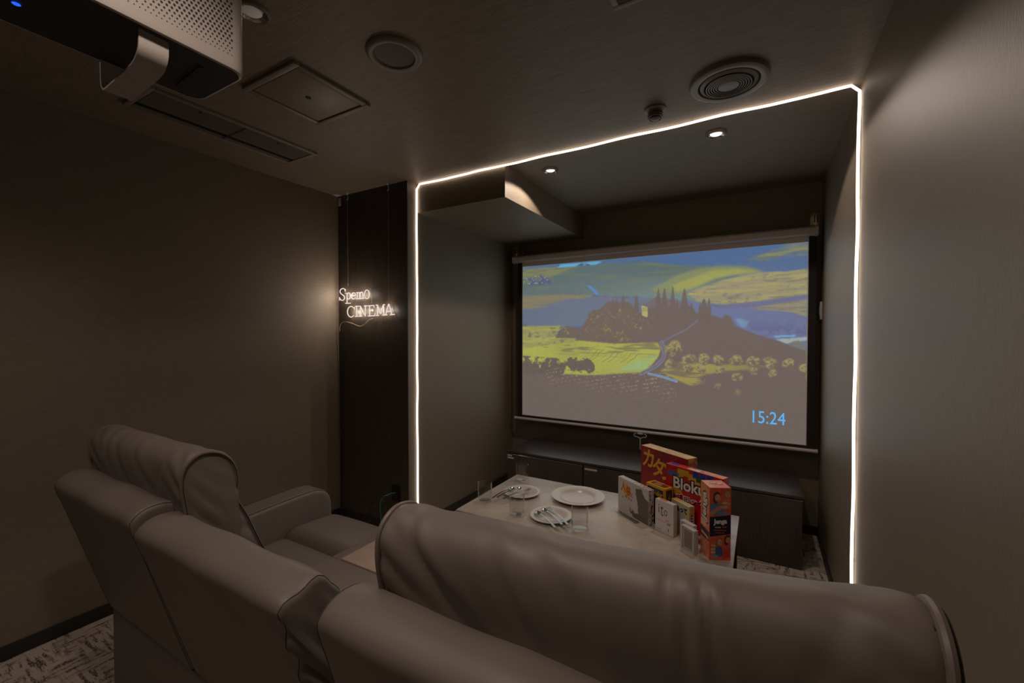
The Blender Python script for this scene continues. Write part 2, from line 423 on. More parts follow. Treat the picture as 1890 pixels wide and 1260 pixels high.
# outlines of the projected picture (u right, v down) and of the sign letters (metres)
PIC = {'far_blue': [(0.329,0.035),(0.501,0.022),(0.642,0.007),(0.832,0.001),(1.001,-0.003),(1.002,0.149),(0.885,0.135),(0.709,0.093),(0.501,0.056)],'far_ridge': [(0.832,0.067),(0.879,0.045),(0.916,0.019),(0.957,0.005),(1.001,-0.001),(1.001,0.063),(0.935,0.069),(0.885,0.081)],'sky': [(0.16,0.027),(0.174,0.007),(0.329,0.007),(0.349,0.012),(0.321,0.027),(0.262,0.026)],'tree_sky': [(0.24,0.026),(0.262,0.01),(0.283,0.011),(0.304,0.029)],'hill': [(-0.017,0.006),(0.128,0.023),(0.279,0.025),(0.394,0.027),(0.486,0.03),(0.545,0.043),(0.608,0.065),(0.709,0.082),(0.772,0.095),(0.773,0.298),(0.531,0.25),(0.329,0.225),(0.174,0.201),(-0.017,0.201)],'hill_lit': [(-0.017,0.006),(0.128,0.02),(0.262,0.022),(0.201,0.045),(0.128,0.084),(0.005,0.108)],'hamlet': [(0.005,0.078),(0.052,0.069),(0.09,0.062),(0.123,0.083),(0.137,0.125),(0.081,0.133),(0.005,0.126)],'ridge_lit': [(0.531,0.191),(0.574,0.159),(0.629,0.118),(0.696,0.091),(0.76,0.088),(0.833,0.1),(0.885,0.133),(0.821,0.139),(0.747,0.153),(0.67,0.202),(0.63,0.227),(0.545,0.215)],'ridge_band': [(0.602,0.179),(0.67,0.139),(0.734,0.107),(0.809,0.111),(0.885,0.135),(0.803,0.137),(0.741,0.152),(0.677,0.197),(0.616,0.215)],'field_r': [(0.653,0.229),(0.683,0.205),(0.76,0.167),(0.821,0.144),(0.885,0.137),(0.947,0.14),(1.005,0.131),(1.006,0.262),(0.92,0.277),(0.834,0.291),(0.761,0.295),(0.684,0.271)],'strip': [(0.735,0.308),(0.834,0.289),(0.92,0.275),(1.006,0.255),(1.006,0.278),(0.92,0.295),(0.852,0.311),(0.767,0.32)],'field_r2': [(0.846,0.315),(0.92,0.295),(1.006,0.275),(1.007,0.376),(0.964,0.347),(0.909,0.332),(0.869,0.325)],'haze': [(0.637,0.245),(0.684,0.282),(0.748,0.303),(0.804,0.308),(0.834,0.301),(0.875,0.316),(0.948,0.347),(0.975,0.355),(1.007,0.391),(1.008,0.533),(0.893,0.484),(0.798,0.409),(0.736,0.363),(0.644,0.338)],'haze_light': [(0.801,0.368),(0.819,0.371),(0.843,0.388),(0.834,0.415),(0.823,0.422),(0.81,0.398)],'water': [(0.91,0.461),(0.97,0.456),(0.971,0.465),(0.916,0.469)],'water2': [(0.916,0.478),(0.96,0.473),(1.002,0.466),(1.003,0.482),(0.971,0.493),(0.949,0.502)],'shore': [(0.944,0.506),(0.965,0.488),(1.003,0.477),(1.003,0.533),(0.971,0.524)],'tan': [(-0.017,0.201),(0.174,0.201),(0.329,0.217),(0.227,0.237),(0.1,0.277),(-0.017,0.299)],'valley': [(-0.017,0.285),(0.1,0.263),(0.227,0.228),(0.329,0.217),(0.531,0.244),(0.546,0.334),(0.33,0.352),(0.288,0.402),(-0.017,0.412)],'river': [(0.283,0.151),(0.3,0.154),(0.321,0.18),(0.336,0.212),(0.323,0.214),(0.309,0.182)],'hedge': [(0.232,0.199),(0.249,0.174),(0.279,0.189),(0.329,0.214),(0.426,0.231),(0.531,0.232),(0.535,0.25),(0.329,0.227)],'dark': [(-0.017,0.749),(-0.017,0.37),(0.147,0.48),(0.174,0.431),(0.219,0.405),(0.262,0.417),(0.296,0.338),(0.338,0.301),(0.37,0.255),(0.426,0.268),(0.457,0.306),(0.495,0.332),(0.546,0.239),(0.637,0.274),(0.67,0.304),(0.684,0.339),(0.736,0.352),(0.764,0.37),(0.773,0.348),(0.789,0.359),(0.801,0.409),(0.864,0.454),(0.921,0.486),(1.008,0.548),(1.012,1.041),(-0.027,1.133)],'field_up': [(-0.017,0.4),(0.192,0.4),(0.165,0.433),(0.152,0.48),(0.241,0.479),(0.245,0.499),(0.128,0.528),(-0.017,0.552)],'field_lit': [(-0.017,0.552),(0.128,0.524),(0.254,0.495),(0.395,0.513),(0.554,0.503),(0.565,0.536),(0.558,0.577),(0.533,0.632),(0.496,0.678),(0.396,0.693),(0.314,0.707),(0.219,0.71),(-0.017,0.679)],'field_cyan': [(0.458,0.624),(0.547,0.566),(0.554,0.589),(0.518,0.657),(0.396,0.688)],'roof': [(0.494,0.284),(0.549,0.245),(0.609,0.255),(0.64,0.28),(0.63,0.305),(0.518,0.299)],'villa': [(0.497,0.286),(0.52,0.297),(0.518,0.357),(0.498,0.344)],'grass_r': [(0.562,0.666),(0.597,0.628),(0.645,0.605),(0.711,0.613),(0.806,0.614),(0.916,0.612),(0.865,0.634),(0.775,0.651),(0.718,0.672),(0.686,0.691),(0.712,0.723),(0.666,0.739),(0.625,0.714)],'road_up': [(0.687,0.379),(0.651,0.427),(0.61,0.462),(0.575,0.494)],'road': [(0.568,0.5),(0.574,0.535),(0.579,0.565),(0.572,0.6),(0.547,0.641),(0.496,0.685)],'pipe': [(0.523,0.683),(0.569,0.696),(0.62,0.72)],'cypress': [(0.39,0.239,0.328,0.0087),(0.404,0.237,0.329,0.0072),(0.429,0.219,0.305,0.008),(0.479,0.226,0.329,0.0087),(0.556,0.19,0.358,0.0101),(0.577,0.19,0.382,0.0109),(0.605,0.183,0.406,0.0101),(0.644,0.198,0.418,0.013),(0.667,0.279,0.361,0.0058),(0.62,0.253,0.337,0.0043),(0.707,0.261,0.385,0.0145),(0.695,0.283,0.362,0.0058),(0.723,0.257,0.385,0.0065),(0.582,0.382,0.5,0.0051)],'olive': [(0.61,0.534,0.0326),(0.6,0.628,0.0232),(0.662,0.596,0.0246),(0.655,0.648,0.0181),(0.708,0.59,0.0217),(0.702,0.645,0.0159),(0.756,0.594,0.0203),(0.759,0.647,0.0159),(0.805,0.592,0.0217),(0.809,0.681,0.0159),(0.856,0.597,0.0203),(0.859,0.645,0.0159),(0.905,0.6,0.0217),(0.911,0.652,0.0159),(0.952,0.602,0.0203),(0.996,0.62,0.0159),(0.699,0.713,0.0159),(0.754,0.736,0.0145),(0.812,0.763,0.013)],'darktree': [(0.023,0.683,0.029),(0.062,0.688,0.0254),(0.105,0.685,0.0275),(0.145,0.662,0.0203),(0.184,0.669,0.0174),(0.228,0.644,0.0246),(0.259,0.655,0.0217),(0.289,0.644,0.0261),(0.166,0.694,0.029),(0.301,0.672,0.0181)],'bush': [(0.33,0.358,0.0435),(0.394,0.328,0.0435),(0.434,0.305,0.0362),(0.465,0.38,0.0435),(0.379,0.428,0.0435),(0.502,0.417,0.0362),(0.305,0.453,0.0435),(0.426,0.478,0.0435),(0.201,0.447,0.0362)],'clock': [(0.856,0.916),(0.946,0.847)]}
SIGN = {'S': [[(-2.6446,1.704),(-2.6448,1.6847)],[(-2.6461,1.6922),(-2.6532,1.7036),(-2.6703,1.7089),(-2.6909,1.7046),(-2.7024,1.6906),(-2.6959,1.6756),(-2.6781,1.6642),(-2.6603,1.6546),(-2.6526,1.641),(-2.6593,1.6281),(-2.6766,1.6217),(-2.6965,1.6282),(-2.7064,1.6406)],[(-2.7077,1.6459),(-2.7079,1.6228)]],'p': [[(-2.643,1.6732),(-2.6253,1.6737),(-2.6261,1.5996)],[(-2.6425,1.5988),(-2.5872,1.5982)],[(-2.6254,1.6627),(-2.6142,1.6732),(-2.6006,1.6725),(-2.591,1.6612),(-2.5899,1.6459),(-2.5978,1.6331),(-2.6108,1.6292),(-2.6257,1.6364)]],'e': [[(-2.577,1.651),(-2.5367,1.6518),(-2.5385,1.6632),(-2.548,1.6718),(-2.562,1.6707),(-2.5736,1.6613),(-2.5783,1.6475),(-2.5733,1.6343),(-2.5593,1.6272),(-2.5452,1.6297),(-2.5356,1.6379)]],'m': [[(-2.5257,1.6725),(-2.5163,1.6729),(-2.5167,1.6277)],[(-2.5275,1.6272),(-2.5041,1.6272)],[(-2.5164,1.6621),(-2.5068,1.672),(-2.4955,1.6719),(-2.4894,1.6644),(-2.4885,1.6274)],[(-2.4979,1.6269),(-2.4773,1.6274)],[(-2.4881,1.663),(-2.4787,1.6724),(-2.4662,1.6727),(-2.4589,1.6647),(-2.458,1.6279)],[(-2.4686,1.6275),(-2.4463,1.6279)]],'o': [[(-2.3929,1.6532),(-2.394,1.6626),(-2.3974,1.6713),(-2.4027,1.6782),(-2.4094,1.6829),(-2.4169,1.6848),(-2.4245,1.6836),(-2.4313,1.6796),(-2.4368,1.6731),(-2.4404,1.6648),(-2.4417,1.6554),(-2.4406,1.6458),(-2.4372,1.6371),(-2.4318,1.6301),(-2.425,1.6255),(-2.4175,1.6237),(-2.4099,1.6249),(-2.4031,1.629),(-2.3977,1.6355),(-2.3942,1.6438),(-2.3929,1.6532)]],'C': [[(-2.5559,1.5625),(-2.5637,1.5688),(-2.573,1.5729),(-2.5829,1.5745),(-2.593,1.5735),(-2.6024,1.57),(-2.6105,1.5641),(-2.6168,1.5563),(-2.6208,1.5471),(-2.6223,1.5371),(-2.621,1.5271),(-2.6172,1.5177),(-2.6111,1.5096),(-2.6031,1.5033),(-2.5938,1.4992),(-2.5838,1.4977),(-2.5738,1.4989),(-2.5644,1.5025),(-2.5564,1.5084)],[(-2.5459,1.569),(-2.5461,1.55)]],'I': [[(-2.5236,1.5735),(-2.5243,1.5018)],[(-2.5394,1.574),(-2.5078,1.5739)],[(-2.5402,1.5017),(-2.5073,1.5019)]],'N': [[(-2.5016,1.5737),(-2.484,1.5736),(-2.434,1.5009),(-2.4333,1.5742)],[(-2.484,1.5736),(-2.4847,1.5015)],[(-2.4985,1.5013),(-2.4698,1.5016)],[(-2.4456,1.5741),(-2.4174,1.5741)]],'E': [[(-2.4076,1.5733),(-2.3473,1.5748),(-2.3463,1.558)],[(-2.3906,1.5736),(-2.3913,1.5018)],[(-2.3909,1.539),(-2.3608,1.5407)],[(-2.3607,1.5491),(-2.3609,1.5323)],[(-2.4071,1.5012),(-2.3396,1.5033),(-2.3371,1.52)]],'M': [[(-2.3277,1.5758),(-2.3117,1.5762),(-2.2858,1.5147),(-2.2557,1.5768),(-2.2418,1.5772)],[(-2.3117,1.5762),(-2.3147,1.5036)],[(-2.3277,1.5035),(-2.3006,1.5037)],[(-2.2534,1.5767),(-2.2516,1.5048)],[(-2.2655,1.5043),(-2.2378,1.5049)]],'A': [[(-2.2052,1.5801),(-2.2355,1.5061)],[(-2.2029,1.58),(-2.1752,1.5065)],[(-2.225,1.5289),(-2.1829,1.5295)],[(-2.2505,1.5052),(-2.2206,1.5058)],[(-2.1921,1.506),(-2.1499,1.5076)]],'panel_top': [(-2.7175,1.7202),(-2.6477,1.7209),(-2.3895,1.6986),(-2.3685,1.6849),(-2.3691,1.6218),(-2.3904,1.6015),(-2.5776,1.5953),(-2.6492,1.5889),(-2.7188,1.6135)],'panel_bottom': [(-2.6394,1.582),(-2.5841,1.5889),(-2.4148,1.5876),(-2.2085,1.5949),(-2.1774,1.5918),(-2.1443,1.5155),(-2.1333,1.495),(-2.1529,1.4873),(-2.6046,1.4867),(-2.6403,1.505)],'loop1': [(-2.3925,1.6966),(-2.3745,1.686),(-2.3669,1.6617),(-2.3708,1.6261),(-2.3723,1.5916)],'loop2': [(-2.1802,1.591),(-2.1663,1.5649),(-2.1526,1.5239),(-2.136,1.5162),(-2.1316,1.5051),(-2.1389,1.4919),(-2.1529,1.4889)],'cable': [(-2.3553,1.4859),(-2.3915,1.4768),(-2.4221,1.4603),(-2.453,1.4406),(-2.4936,1.4306),(-2.5282,1.4378),(-2.5855,1.4537),(-2.6375,1.4644),(-2.6771,1.4614),(-2.6986,1.4505),(-2.7109,1.4261),(-2.7126,1.3949)],'wire': [(-2.6228,1.7239),(-2.2113,1.595)]}

# ================================================================== the room
struct('floor', B(XL - .1, XR + .1, YR - .1, YB + .1, -.1, 0), 'carpet')
struct('ceiling', B(XL - .1, XR + .1, YR - .1, YB + .1, HC, HC + .1), 'ceiling')
struct('wall_left', B(XL - .1, XL, YR, YB, 0, HC), 'wall')
struct('wall_right', B(XR, XR + .1, YR, YB, 0, HC), 'wall_side')
struct('wall_back', B(XL - .1, XR + .1, YB, YB + .1, 0, HC), 'wall')
struct('wall_rear', B(XL - .1, XR + .1, YR - .1, YR, 0, HC), 'wall')
struct('wall_alcove_left', B(XL, XA, YP + .004, YB, 0, HC), 'wall_side')
struct('wall_front_panel', B(XL, XA, YP, YP + .004, 0, HC), 'panel')
struct('wall_soffit', B(XA, -1.355, 2.25, YB, 2.205, HC), 'wall')
bb = .062
struct('baseboard_left', B(XL, XL + .008, YR, YP, 0, bb, bevel=.002), 'baseboard')
struct('baseboard_front', B(XL + .008, XA, YP - .008, YP, 0, bb, bevel=.002), 'baseboard')
struct('baseboard_alcove', B(XA, XA + .008, YP - .004, YB, 0, bb, bevel=.002), 'baseboard')
struct('baseboard_back', B(XA + .008, XR - .008, YB - .008, YB, 0, bb, bevel=.002), 'baseboard')
struct('baseboard_right', B(XR - .008, XR, YR, YB - .008, 0, bb, bevel=.002), 'baseboard')
struct('baseboard_rear', B(XL + .008, XR - .008, YR, YR + .008, 0, bb, bevel=.002), 'baseboard')

# ------------------------------------------------------------------ LED strip round the alcove mouth
t = thing('light_strip', 'thin glowing LED strip running up, across and down the alcove opening', 'light strip', (XA, YS, 0))
r = .0056
pts = []
rnd = random.Random(3)
def wob(a): return rnd.uniform(-a, a)
for z in np.linspace(.03, HC - .035, 18): pts.append((XA + r + .001, YS + wob(.0025), z))
pts += [(XA + .012, YS, HC - .016), (XA + .022, YS, HC - r - .003)]
xs = np.linspace(XA + .06, XR - .06, 26)
for i, x in enumerate(xs): pts.append((x, YS + wob(.002), HC - r - .001 - (.004 * abs(math.sin(i * .62)))))
pts += [(XR - .024, YS, HC - r - .003), (XR - .012, YS, HC - .016)]
for i, z in enumerate(np.linspace(HC - .05, .03, 18)): pts.append((XR - r - .001 - .003 * abs(math.sin(i * .8)), YS + wob(.0025), z))
part('light_tube', tube(bmesh.new(), smooth_loop(pts, 150, False).tolist(), r, 10), 'strip_light', t)
def lamp_point(parent, x, y, z, watts, col=WARM, rad=.006):
    d = bpy.data.lights.new('lamp_point', 'POINT'); d.energy = watts; d.color = col; d.shadow_soft_size = rad
    l = bpy.data.objects.new('lamp_light', d); C.objects.link(l)
    l.parent = parent; l.location = Vector((x, y, z)) - Vector(parent.location)
for p in [(-1.62, HC), (-.98, HC), (-.30, HC)]:
    part('clip', B(p[0] - .006, p[0] + .006, YS - .017, YS - .0075, HC - .012, HC, bevel=.002), 'acrylic', t)
for z in (2.29, 1.93, 1.45, .95, .45):
    part('clip', B(XR - .012, XR, YS - .017, YS - .0075, z - .006, z + .006, bevel=.002), 'acrylic', t)

# ------------------------------------------------------------------ downlights
def downlight(name, label, x, y, power, lens, rad=.05, tilt=0., group=None, cone=142, blend=.12):
    t = thing(name, label, 'downlight', (x, y, HC), 0, group)
    part('trim_ring', lathe(bmesh.new(), [(rad * .80, -.001), (rad * .82, -.010), (rad * .94, -.012), (rad, -.008), (rad, 0), (rad * .8, -.0005)], 48, (x, y, HC)), 'vent_ring', t)
    part('reflector', lathe(bmesh.new(), [(rad * .80, -.0105), (rad * .70, -.006), (rad * .52, -.003), (rad * .5, -.001)], 48, (x, y, HC)), 'chrome', t)
    part('lens', lathe(bmesh.new(), [(rad * .56, -.004), (rad * .48, -.007), (rad * .25, -.0088), (0, -.0095)], 40, (x, y, HC)), lens, t)
    if power > 0:
        d = bpy.data.lights.new('downlight_lamp', 'SPOT'); d.energy = power; d.color = WARM
        d.spot_size = math.radians(cone); d.spot_blend = blend; d.shadow_soft_size = .02 if blend < .5 else .06
        l = bpy.data.objects.new('lamp_light', d); C.objects.link(l)
        l.parent = t; l.location = (0, 0, -.016); l.rotation_euler = (-tilt, 0, 0)
    return t
downlight('downlight', 'lit round downlight in the alcove ceiling, beside the boxed soffit', -1.155, 2.47, SPOT_W, 'lens_light', .048, math.radians(6), 'alcove downlights')
downlight('downlight', 'lit round downlight in the alcove ceiling, nearer the right wall', -.215, 2.445, SPOT_W, 'lens_light', .05, math.radians(6), 'alcove downlights')
downlight('downlight', 'dim recessed downlight in the ceiling just past the projector', -1.405, .785, ROOM_W * .35, 'lens_dim', .05, cone=168, blend=1.0)
for x, y, f, k in ((-.62, .26, 2.1, 'over the middle of the sofa'), (-1.75, .05, .75, 'over the left seat'), (-.55, -.75, .5, 'at the rear behind the right seat'), (-1.75, -.95, .4, 'at the rear by the left wall')):
    downlight('downlight', 'round downlight in the seating area ceiling ' + k, x, y, ROOM_W * f, 'lens_dim', .05, cone=140, blend=.6)

# ------------------------------------------------------------------ ceiling fittings
cx, cy = -1.17, 1.162
t = thing('ceiling_speaker', 'round ceiling speaker with pale ring and grey mesh grille', 'speaker', (cx, cy, HC))
part('ring', lathe(bmesh.new(), [(.073, -.006), (.075, -.013), (.086, -.016), (.096, -.012), (.101, -.004), (.101, 0)], 64, (cx, cy, HC)), 'fixture', t)
part('grille', lathe(bmesh.new(), [(.0735, -.004), (.072, -.008), (.05, -.0095), (.02, -.0105), (0, -.0105)], 64, (cx, cy, HC)), 'speaker_grille', t)

def frame(bm, x0, x1, y0, y1, w, z0, z1, bevel=0):
    box(bm, x0, x1, y0, y0 + w, z0, z1, bevel); box(bm, x0, x1, y1 - w, y1, z0, z1, bevel)
    box(bm, x0, x0 + w, y0 + w, y1 - w, z0, z1, bevel); box(bm, x1 - w, x1, y0 + w, y1 - w, z0, z1, bevel)
    return bm
t = thing('access_hatch', 'square ceiling access hatch with raised frame and centre latch', 'hatch', (-1.695, 1.18, HC))
x0, x1, y0, y1 = -1.872, -1.52, .998, 1.365
part('frame', frame(bmesh.new(), x0, x1, y0, y1, .026, HC - .013, HC, .003), 'fixture', t)
part('hatch_panel', B(x0 + .032, x1 - .032, y0 + .032, y1 - .032, HC - .009, HC - .002, bevel=.002), 'fixture', t)
part('latch', lathe(bmesh.new(), [(.011, -.009), (.011, -.0115), (.006, -.012), (0, -.0105)], 24, (-1.695, 1.18, HC)), 'fixture_dark', t)
part('reveal', B(x0 + .026, x1 - .026, y0 + .026, y1 - .026, HC - .002, HC - .0002), 'fixture_dark', t)

t = thing('air_conditioner_grille', 'long rectangular ceiling air grille with fine slats beside the left wall', 'air vent', (-2.32, 1.2, HC))
x0, x1, y0, y1 = -2.455, -2.187, .80, 1.578
part('frame', frame(bmesh.new(), x0, x1, y0, y1, .022, HC - .012, HC, .002), 'fixture', t)
part('duct_opening', B(x0 + .022, x1 - .022, y0 + .022, y1 - .022, HC - .002, HC - .0002), 'fixture_dark', t)
for a, b_ in ((y0 + .026, 1.195), (1.203, y1 - .026)):
    ns = 15
    for i in range(ns):
        if i in (2, 3): continue
        xx = x0 + .034 + i * (x1 - x0 - .068) / (ns - 1)
        part('slat', prism(bmesh.new(), [(xx - .0033, HC - .0090), (xx - .0033, HC - .0100), (xx + .0033, HC - .0100), (xx + .0033, HC - .0090)], 'y', a, b_), 'fixture', t)
    part('screw_cap', lathe(bmesh.new(), [(.006, -.0085), (.006, -.0125), (0, -.013)], 16, (x1 - .05, (a + b_) / 2, HC)), 'fixture_dark', t)
part('divider', B(x0 + .024, x1 - .024, 1.195, 1.203, HC - .011, HC - .003), 'fixture_dark', t)

cx, cy = -.128, 1.957
t = thing('round_diffuser', 'round ceiling air diffuser with concentric rings above the light strip', 'air vent', (cx, cy, HC))
part('flange', lathe(bmesh.new(), [(.112, -.004), (.114, -.019), (.128, -.022), (.141, -.016), (.146, -.004), (.146, 0)], 72, (cx, cy, HC)), 'vent_ring', t)
part('throat', lathe(bmesh.new(), [(.112, -.0035), (.0, -.0035)], 48, (cx, cy, HC)), 'fixture_dark', t)
part('cone', lathe(bmesh.new(), [(.107, -.012), (.105, -.018), (.092, -.024), (.09, -.02), (.10, -.012), (.107, -.012)], 64, (cx, cy, HC)), 'vent_ring', t)
for i in range(5):
    rr = .084 - i * .0090
    part('ring', lathe(bmesh.new(), [(rr, -.0245), (rr, -.0260), (rr - .0046, -.0272), (rr - .0046, -.0255), (rr, -.0245)], 56, (cx, cy, HC)), 'vent_ring', t)
part('hub', lathe(bmesh.new(), [(.039, -.018), (.039, -.026), (.03, -.0285), (0, -.029)], 48, (cx, cy, HC)), 'vent_ring', t)

cx, cy = -.432, 2.045
t = thing('heat_detector', 'small dome heat detector on the ceiling next to the round diffuser', 'detector', (cx, cy, HC))
part('base', lathe(bmesh.new(), [(.048, 0), (.048, -.006), (.036, -.011), (.03, -.012), (0, -.012)], 40, (cx, cy, HC)), 'fixture', t)
part('cage', lathe(bmesh.new(), [(.030, -.012), (.034, -.022), (.033, -.030), (.026, -.040), (.018, -.046), (.008, -.050), (0, -.051)], 40, (cx, cy, HC)), 'vent_ring', t)
for z, rr in ((-.022, .0342), (-.031, .0325), (-.040, .0262)):
    part('slot', lathe(bmesh.new(), [(rr, z), (rr + .0008, z - .001), (rr, z - .004), (rr - .001, z - .002)], 40, (cx, cy, HC)), 'fixture_dark', t)

t = thing('square_grille', 'square ceiling return-air grille at the top edge of the ceiling', 'air vent', (-.21, 1.17, HC))
x0, x1, y0, y1 = -.412, -.02, .97, 1.352
part('frame', frame(bmesh.new(), x0, x1, y0, y1, .018, HC - .008, HC, .002), 'fixture', t)
part('duct_opening', B(x0 + .018, x1 - .018, y0 + .018, y1 - .018, HC - .002, HC - .0002), 'fixture_dark', t)
for i in range(14):
    yy = y0 + .034 + i * .0245
    part('slat', prism(bmesh.new(), [(yy - .008, HC - .003), (yy + .006, HC - .0095), (yy + .008, HC - .008), (yy - .006, HC - .002)], 'x', x0 + .018, x1 - .018), 'fixture', t)

# ------------------------------------------------------------------ corner hinge plates, switch on the right wall
t = thing('corner_bracket', 'small pale two-leaf bracket in the ceiling corner by the dark panel', 'bracket', (XL + .03, YP - .03, HC))
part('ceiling_leaf', B(XL + .004, XL + .050, YP - .052, YP - .006, HC - .003, HC, bevel=.001), 'white_plastic', t)
part('wall_leaf', B(XL + .006, XL + .034, YP - .003, YP, HC - .072, HC - .012, bevel=.001), 'white_plastic', t)
t = thing('wall_switch', 'slim pale switch box on the right wall beside the screen', 'switch', (XR, 3.515, 1.53))
part('body', B(XR - .012, XR, 3.482, 3.548, 1.47, 1.59, bevel=.003), 'white_plastic', t)
part('rocker', B(XR - .015, XR - .011, 3.497, 3.533, 1.50, 1.56, bevel=.002), 'white_plastic', t)

# ------------------------------------------------------------------ neon sign
NY = 2.125
t = thing('neon_sign', 'white glowing neon sign in two lines hanging before the dark panel', 'neon sign', (-2.44, NY, 1.42))
for key, strokes in SIGN.items():
    if len(key) > 1: continue
    bm = bmesh.new()
    for s in strokes:
        pl = smooth_loop([(x, z) for x, z in s], max(6, len(s) * 3), False) if len(s) > 5 else s
        tube(bm, [(p[0], NY, p[1]) for p in pl], .0036, 8)
    part('letter', bm, 'neon', t)
for (x, z) in ((-2.66, 1.655), (-2.56, 1.655), (-2.47, 1.66), (-2.57, 1.535), (-2.46, 1.54), (-2.35, 1.54), (-2.24, 1.54)):
    lamp_point(t, x, NY - .010, z, NEON_W, (1.0, .82, .68), .02)
for k in ('panel_top', 'panel_bottom'):
    part('backing', prism(bmesh.new(), SIGN[k], 'y', NY + .007, NY + .011), 'sign_acrylic', t)
for k in ('loop1', 'loop2'):
    part('lead_wire', tube(bmesh.new(), [(p[0], NY + .003, p[1]) for p in smooth_loop(SIGN[k], 14, False)], .0016, 6), 'cable_pale', t)
for (x, z) in SIGN['wire']:
    part('hanging_wire', tube(bmesh.new(), [(x, NY + .008, z), (x, NY + .006, HC - .05)], .0009, 6), 'cable_pale', t)
for (x, z), s in zip(SIGN['wire'], ('left', 'right')):
    h = thing('ceiling_hook', 'small white ceiling hook holding the %s wire of the neon sign' % s, 'hook', (x, NY + .006, HC), 0, 'sign hooks')
    part('plate', lathe(bmesh.new(), [(.011, 0), (.011, -.004), (.006, -.012), (0, -.014)], 20, (x, NY + .006, HC)), 'white_plastic', h)
    part('hook', tube(bmesh.new(), [(x, NY + .006, HC - .012), (x, NY + .006, HC - .022), (x + .008, NY + .006, HC - .032), (x + .006, NY + .006, HC - .046), (x - .003, NY + .006, HC - .050), (x - .009, NY + .006, HC - .042)], .0026, 8), 'white_plastic', h)
cb = [(p[0], NY + .004, p[1]) for p in smooth_loop(SIGN['cable'], 30, False)]
t = thing('sign_cable', 'thin pale cable from the neon sign drooping to the corner and running down', 'cable', (-2.71, NY, 0))
part('pale_lead', tube(bmesh.new(), cb, .0018, 6), 'cable_pale', t)
xk = cb[-1][0]
part('dark_lead', tube(bmesh.new(), smooth_loop([cb[-1], (xk - .008, 2.135, 1.30), (xk - .012, 2.143, 1.1), (xk - .012, 2.145, .7), (xk - .012, 2.145, .3), (xk - .008, 2.142, .08), (xk + .03, 2.12, .012), (xk + .2, 2.11, .008)], 60, False).tolist(), .003, 6), 'cable_dark', t)
t = thing('wall_outlet', 'dark wall socket plate low on the dark panel beside the light strip', 'outlet', (-2.175, YP, .275))
part('plate', B(-2.212, -2.138, YP - .008, YP, .225, .335, bevel=.003), 'black_plastic', t)
part('socket', B(-2.198, -2.152, YP - .011, YP - .007, .25, .31, bevel=.002), 'ink', t)
t = thing('network_cable', 'green and black cable tails curling out of the wall socket', 'cable', (-2.19, YP - .02, .02))
part('green_lead', tube(bmesh.new(), smooth_loop([(-2.168, YP - .010, .285), (-2.19, YP - .05, .285), (-2.225, YP - .075, .26), (-2.245, YP - .08, .21), (-2.25, YP - .07, .12), (-2.25, YP - .06, .006)], 30, False).tolist(), .003, 8), 'cable_green', t)
part('black_lead', tube(bmesh.new(), smooth_loop([(-2.165, YP - .010, .27), (-2.20, YP - .07, .275), (-2.26, YP - .10, .255), (-2.31, YP - .11, .19), (-2.32, YP - .10, .08), (-2.32, YP - .09, .006)], 30, False).tolist(), .0032, 8), 'cable_dark', t)
part('bare_tip', tube(bmesh.new(), [(-2.195, YP - .06, .280), (-2.25, YP - .085, .262), (-2.27, YP - .10, .245)], .0015, 6), 'cable_pale', t)

# ================================================================== projection screen
SY = 3.46
PX0, PX1, PZ0, PZ1 = -1.8965, .2564, .636, 1.985
t = thing('projection_screen', 'pull-down projection screen showing a hilly landscape picture on the back wall', 'screen', (-.83, SY, .58))
part('housing', prism(bmesh.new(), [(SY - .036, 2.030), (SY - .040, 2.045), (SY - .036, 2.068), (SY - .018, 2.082), (SY + .03, 2.082), (SY + .036, 2.05), (SY + .03, 2.022), (SY - .018, 2.020)], 'x', -1.965, .290), 'screen_case', t)
for a, b_ in ((-1.985, -1.964), (.289, .308)):
    part('end_cap', prism(bmesh.new(), [(SY - .038, 2.027), (SY - .043, 2.045), (SY - .038, 2.071), (SY - .018, 2.086), (SY + .034, 2.086), (SY + .040, 2.05), (SY + .034, 2.018), (SY - .018, 2.016)], 'x', a, b_), 'screen_case', t)
part('fabric', B(-1.945, .302, SY + .002, SY + .004, .61, 2.03), 'screen_black', t)
part('white_field', B(PX0 - .004, PX1 + .004, SY + .0012, SY + .002, PZ0 - .004, 2.025), 'screen_white', t)
part('bottom_bar', tube(bmesh.new(), [(-1.975, SY, .600), (.318, SY, .600)], .0125, 14), 'screen_case', t)
for x in (-1.978, .312):
    part('bar_cap', tube(bmesh.new(), [(x, SY, .600), (x + .010, SY, .600)], .0145, 14), 'white_plastic', t)
hx = -.83
part('pull_bracket', B(hx - .022, hx + .022, SY - .016, SY + .004, .580, .592, bevel=.002), 'white_plastic', t)
part('pull_handle', tube(bmesh.new(), smooth_loop([(hx - .03, SY - .006, .584), (hx - .046, SY - .006, .578), (hx - .046, SY - .006, .562), (hx - .02, SY - .006, .556), (hx, SY - .006, .548), (hx + .02, SY - .006, .556), (hx + .046, SY - .006, .562), (hx + .046, SY - .006, .578), (hx + .03, SY - .006, .584)], 36, False).tolist(), .0035, 8), 'white_plastic', t)
part('pull_stem', tube(bmesh.new(), [(hx, SY - .006, .550), (hx, SY - .006, .46)], .0042, 8), 'white_plastic', t)
